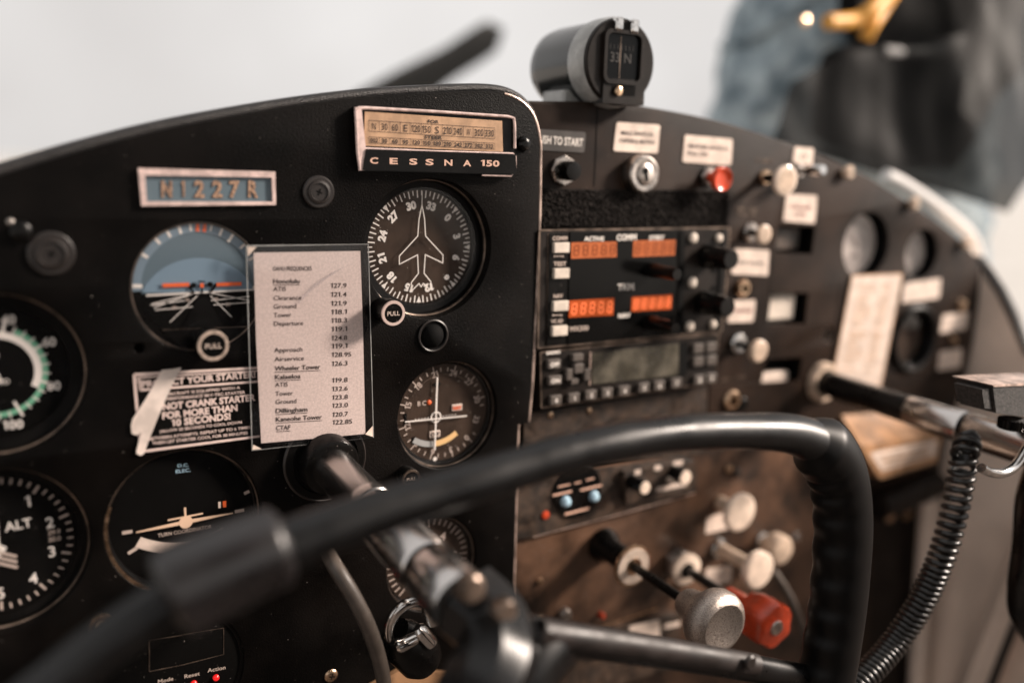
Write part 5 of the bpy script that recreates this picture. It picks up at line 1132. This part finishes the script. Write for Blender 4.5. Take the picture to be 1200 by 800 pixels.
for sgn in (1, -1):
    bm = B(); rings = []; N_ = 26
    for i in range(N_+1):
        k = i/N_; c = dl*dv.length*k*sgn; w_ = .058*(.55+.45*math.sin(PI*min(1, k*1.25)))*(1 if k < .93 else math.sqrt(max(0, 1-((k-.93)/.07)**2))+.02); tw = R(55-42*k); th = .018*(1-.75*k)*(1 if k < .93 else .5)
        e1 = wv*math.cos(tw)+Vector((0,1,0))*math.sin(tw); e2 = Vector((0,1,0))*math.cos(tw)-wv*math.sin(tw)
        rings.append([bm.verts.new(c+e1*w_*math.cos(2*PI*j/16)+e2*th*math.sin(2*PI*j/16)) for j in range(16)])
    for a, b in zip(rings, rings[1:]):
        for i in range(16): bm.faces.new((a[i], a[(i+1) % 16], b[(i+1) % 16], b[i]))
    bm.faces.new(rings[0]); bm.faces.new(rings[-1]); obj('blade', bm, 'prop', pr_, ang=80)
bm = B(); lathe(bm, [(.11,.08),(.11,.0),(.10,-.06),(.07,-.13),(.03,-.17),(.005,-.18)], 40); obj('spinner', bm, 'cowl', pr_)
bm = B(); bmesh.ops.create_grid(bm, x_segments=2, y_segments=2, size=150); o = obj('ground', bm, 'concrete', None, 'structure', loc=Vector((0,0,-1.0)), smooth=False)

# ------------------------------------------------------------------ the person standing beyond the right side
hc = at(1000, 78, .44); hz = hc.z; G0 = Vector((hc.x, hc.y, -1.0))
pe = thing('person', 'person in faded blue jeans standing outside beyond the panel, holding a plastic folder', 'person', G0)
U_ = Vector((CU.x, 0, 0)); side = Vector((.86, -.5, 0)).normalized(); fwd = Vector((-.5, -.86, 0)).normalized()      # faces the cabin
H = hz+1.0; 
def bp(s, f, z): return side*s+fwd*f+Vector((0,0,z))
def skin_mesh(name, verts, edges, radii, m, parent, sub=2):
    me = bpy.data.meshes.new(name); me.from_pydata([tuple(v) for v in verts], edges, []); o = bpy.data.objects.new(name, me); COL.objects.link(o)
    md = o.modifiers.new('s', 'SKIN'); md.use_smooth_shade = True
    for i, r_ in enumerate(radii): d = me.skin_vertices[0].data[i]; d.radius = (r_, r_) if not isinstance(r_, tuple) else r_; d.use_root = (i == 0)
    o.modifiers.new('b', 'SUBSURF').levels = sub
    dg = bpy.context.evaluated_depsgraph_get(); dg.update(); m2 = bpy.data.meshes.new_from_object(o.evaluated_get(dg)); bpy.data.objects.remove(o)
    m2.materials.clear(); m2.materials.append(K[m]); q = bpy.data.objects.new(name, m2); COL.objects.link(q); q.parent = parent; return q
k = H/.93                                                    # leg length scale
vs = [bp(0,0,H+.04), bp(0,0,H+.22), bp(0,0,H+.42), bp(0,.01,H+.50), bp(0,.02,H+.58), bp(0,.03,H+.68), bp(0,.03,H+.76)]
es = [(0,1),(1,2),(2,3),(3,4),(4,5),(5,6)]; rs = [.12,.115,.13,.10,.055,.085,.075]
for sg in (1,-1):
    b0 = len(vs); vs += [bp(.17*sg,0,H+.46), bp(.23*sg,.02,H+.26), bp(.14*sg,.20,H+.28), bp(.12*sg,.25,H+.30)]; es += [(3,b0),(b0,b0+1),(b0+1,b0+2),(b0+2,b0+3)]; rs += [.055,.042,.030,.028]
    for q in range(5):
        f0 = len(vs); off = (q-2)*.018; a_ = (.03,.065,.072,.066,.052)[q]; vs += [bp(.12*sg+off*.9,.28+(.0 if q else -.02),H+.30), bp(.12*sg+off*1.2,.28+a_*.6,H+.29), bp(.12*sg+off*1.2,.28+a_,H+.27)]; es += [(b0+3,f0),(f0,f0+1),(f0+1,f0+2)]; rs += [.010,.009,.008]
    g0 = len(vs); vs += [bp(.10*sg,0,H-.08), bp(.12*sg,.02,H*.52), bp(.12*sg,0,.09), bp(.12*sg,.12,.03)]; es += [(0,g0),(g0,g0+1),(g0+1,g0+2),(g0+2,g0+3)]; rs += [.085,.055,.04,.035]
obj_body = skin_mesh('body', vs, es, rs, 'skin', pe)
vs = [bp(0,0,H+.20), bp(0,0,H+.02)]; es = [(0,1)]; rs = [.158,.185]
for sg in (1,-1):
    g0 = len(vs); vs += [bp(.095*sg,0,H-.08), bp(.115*sg,.0,H-.24), bp(.12*sg,.02,H*.52), bp(.12*sg,0,.10)]; es += [(1,g0),(g0,g0+1),(g0+1,g0+2),(g0+2,g0+3)]; rs += [.125,.112,.085,.065]
jn = skin_mesh('jeans', vs, es, rs, 'denim', pe, 4)
for v in jn.data.vertices:
    c = v.co; n_ = noise.fractal(Vector((c.x*9, c.y*9, c.z*26)), 1, 2, 3)+.6*noise.noise(Vector((c.x*30, c.y*30, c.z*12))); v.co = c+v.normal*n_*.009
jn.data.shade_smooth()
vs = [bp(0,0,H+.27), bp(0,0,H+.34), bp(0,0,H+.42), bp(0,.01,H+.51)]; es = [(0,1),(1,2),(2,3)]; rs = [.155,.16,.165,.11]
for sg in (1,-1): b0 = len(vs); vs += [bp(.18*sg,0,H+.46), bp(.235*sg,.02,H+.26), bp(.16*sg,.16,H+.28)]; es += [(3,b0),(b0,b0+1),(b0+1,b0+2)]; rs += [.07,.055,.042]
skin_mesh('jacket', vs, es, rs, 'blackcloth', pe)
bm = B(); bmesh.ops.create_uvsphere(bm, u_segments=24, v_segments=14, radius=.098); 
for v in bm.verts: v.co = bp(0,.02,H+.745)+Vector((v.co.x*.85, v.co.y*.98, v.co.z*1.0 if v.co.z > -.02 else v.co.z*.3))
obj('hair', bm, 'hair', pe)
for sg in (1,-1): bm = B(); bmesh.ops.create_uvsphere(bm, u_segments=12, v_segments=8, radius=.011); [setattr(v, 'co', v.co+bp(.032*sg,.112,H+.71)) for v in bm.verts]; obj('eye', bm, 'white', pe)
for sg in (1,-1):
    bm = B(); sweep(bm, smooth_path([bp(-.19*1,.0,H+.02), bp(-.15,.10,H+.035), bp(-.07,.165,H+.10)] if sg > 0 else [bp(.18,.0,H+.0), bp(.15,.10,H+.03), bp(.07,.165,H+.10)], 5), .006, 8); obj('pocket_seam', bm, 'denim', jn)
rv = at(942, 26, .24)
bm = B(); lathe(bm, [(.006,0),(.005,.003),(.002,.004)], 16); obj('rivet', bm, 'brass', jn, loc=rv-G0)
def blob_sheet(px, y, amp, sc, m, name, thick=0, seed=0, tilt=(0,0), loc_=None, sub=5):
    cs = [at(*p, y) for p in px]; P = sum(cs, Vector())/len(cs); bm = B(); f = bm.faces.new([bm.verts.new(c-P) for c in cs]); bmesh.ops.triangulate(bm, faces=bm.faces)
    for _ in range(sub): bmesh.ops.subdivide_edges(bm, edges=[e for e in bm.edges if e.calc_length() > .012], cuts=1, use_grid_fill=False); bmesh.ops.triangulate(bm, faces=bm.faces)
    for v in bm.verts: c = v.co; c.y += amp*noise.fractal(Vector((c.x*sc+seed, c.z*sc*.5, seed)), 1, 2, 3)+tilt[0]*c.x+tilt[1]*c.z
    if thick:
        ret = bmesh.ops.solidify(bm, geom=list(bm.faces), thickness=thick)
    o = obj(name, bm, m, None, loc=P, ang=60); return o
K['greyst'] = mat('grey webbing', (.20,.20,.20), .7)
o = blob_sheet([(942,160),(946,100),(965,62),(1000,50),(1060,70),(1100,78),(1116,120),(1118,165),(1090,196),(1040,200)], .27, .022, 9, 'blackcloth', 'black_bag', thick=.03, seed=3); tag(o, 'black cloth bag hanging inside the smoky plastic folder', 'bag')
o = blob_sheet([(985,-30),(1020,-35),(1150,-30),(1155,40),(1120,75),(1040,66),(1000,50),(978,20)], .27, .022, 9, 'blackcloth', 'black_pouch', thick=.03, seed=8); tag(o, 'black pouch at the hip just above the white strap', 'pouch')
o = blob_sheet([(925,165),(950,95),(1010,60),(1130,40),(1165,-40),(1240,-40),(1216,150),(1148,247),(1060,205),(1000,180)], .19, .016, 7, 'smoke', 'plastic_folder', seed=5, tilt=(-.15,.1)); tag(o, 'smoky clear plastic folder with a pointed lower corner held in front of the jeans', 'folder')
o = blob_sheet([(1160,-40),(1215,-40),(1205,60),(1150,150),(1120,130),(1140,60)], .24, .02, 12, 'ltgrey', 'paper_sheet', seed=11); tag(o, 'crumpled grey paper inside the plastic folder at the top right', 'paper'); o.data.materials[0] = K['greyp'] if 'greyp' in K else mat('grey print', (.11,.10,.10), .6, col2=(.25,.24,.23), nscale=18)
bm = B(); sweep(bm, smooth_path([at(970,26,.18), at(1000,24,.18), at(1020,12,.175), at(1040,-5,.18), at(1060,-30,.18)], 5), .0078, 12); o = obj('strap', bm, 'yellow'); tag(o, 'upper of two amber straps at the top edge above the black bag', 'strap')
bm = B(); sweep(bm, smooth_path([at(1014,46,.185), at(1022,30,.18), at(1034,12,.185), at(1048,-10,.185)], 5), .0070, 12); o = obj('strap', bm, 'yellow'); tag(o, 'lower of two amber straps, its end curling down over the black pouch', 'strap')
bm = B(); sweep(bm, smooth_path([at(1036,60,.21), at(1070,62,.21), at(1098,60,.21), at(1130,50,.21)], 5), .0055, 12); o = obj('belt_strap', bm, 'greyst'); tag(o, 'pale horizontal strap across the black bag', 'strap')
#P4

# ------------------------------------------------------------------ end
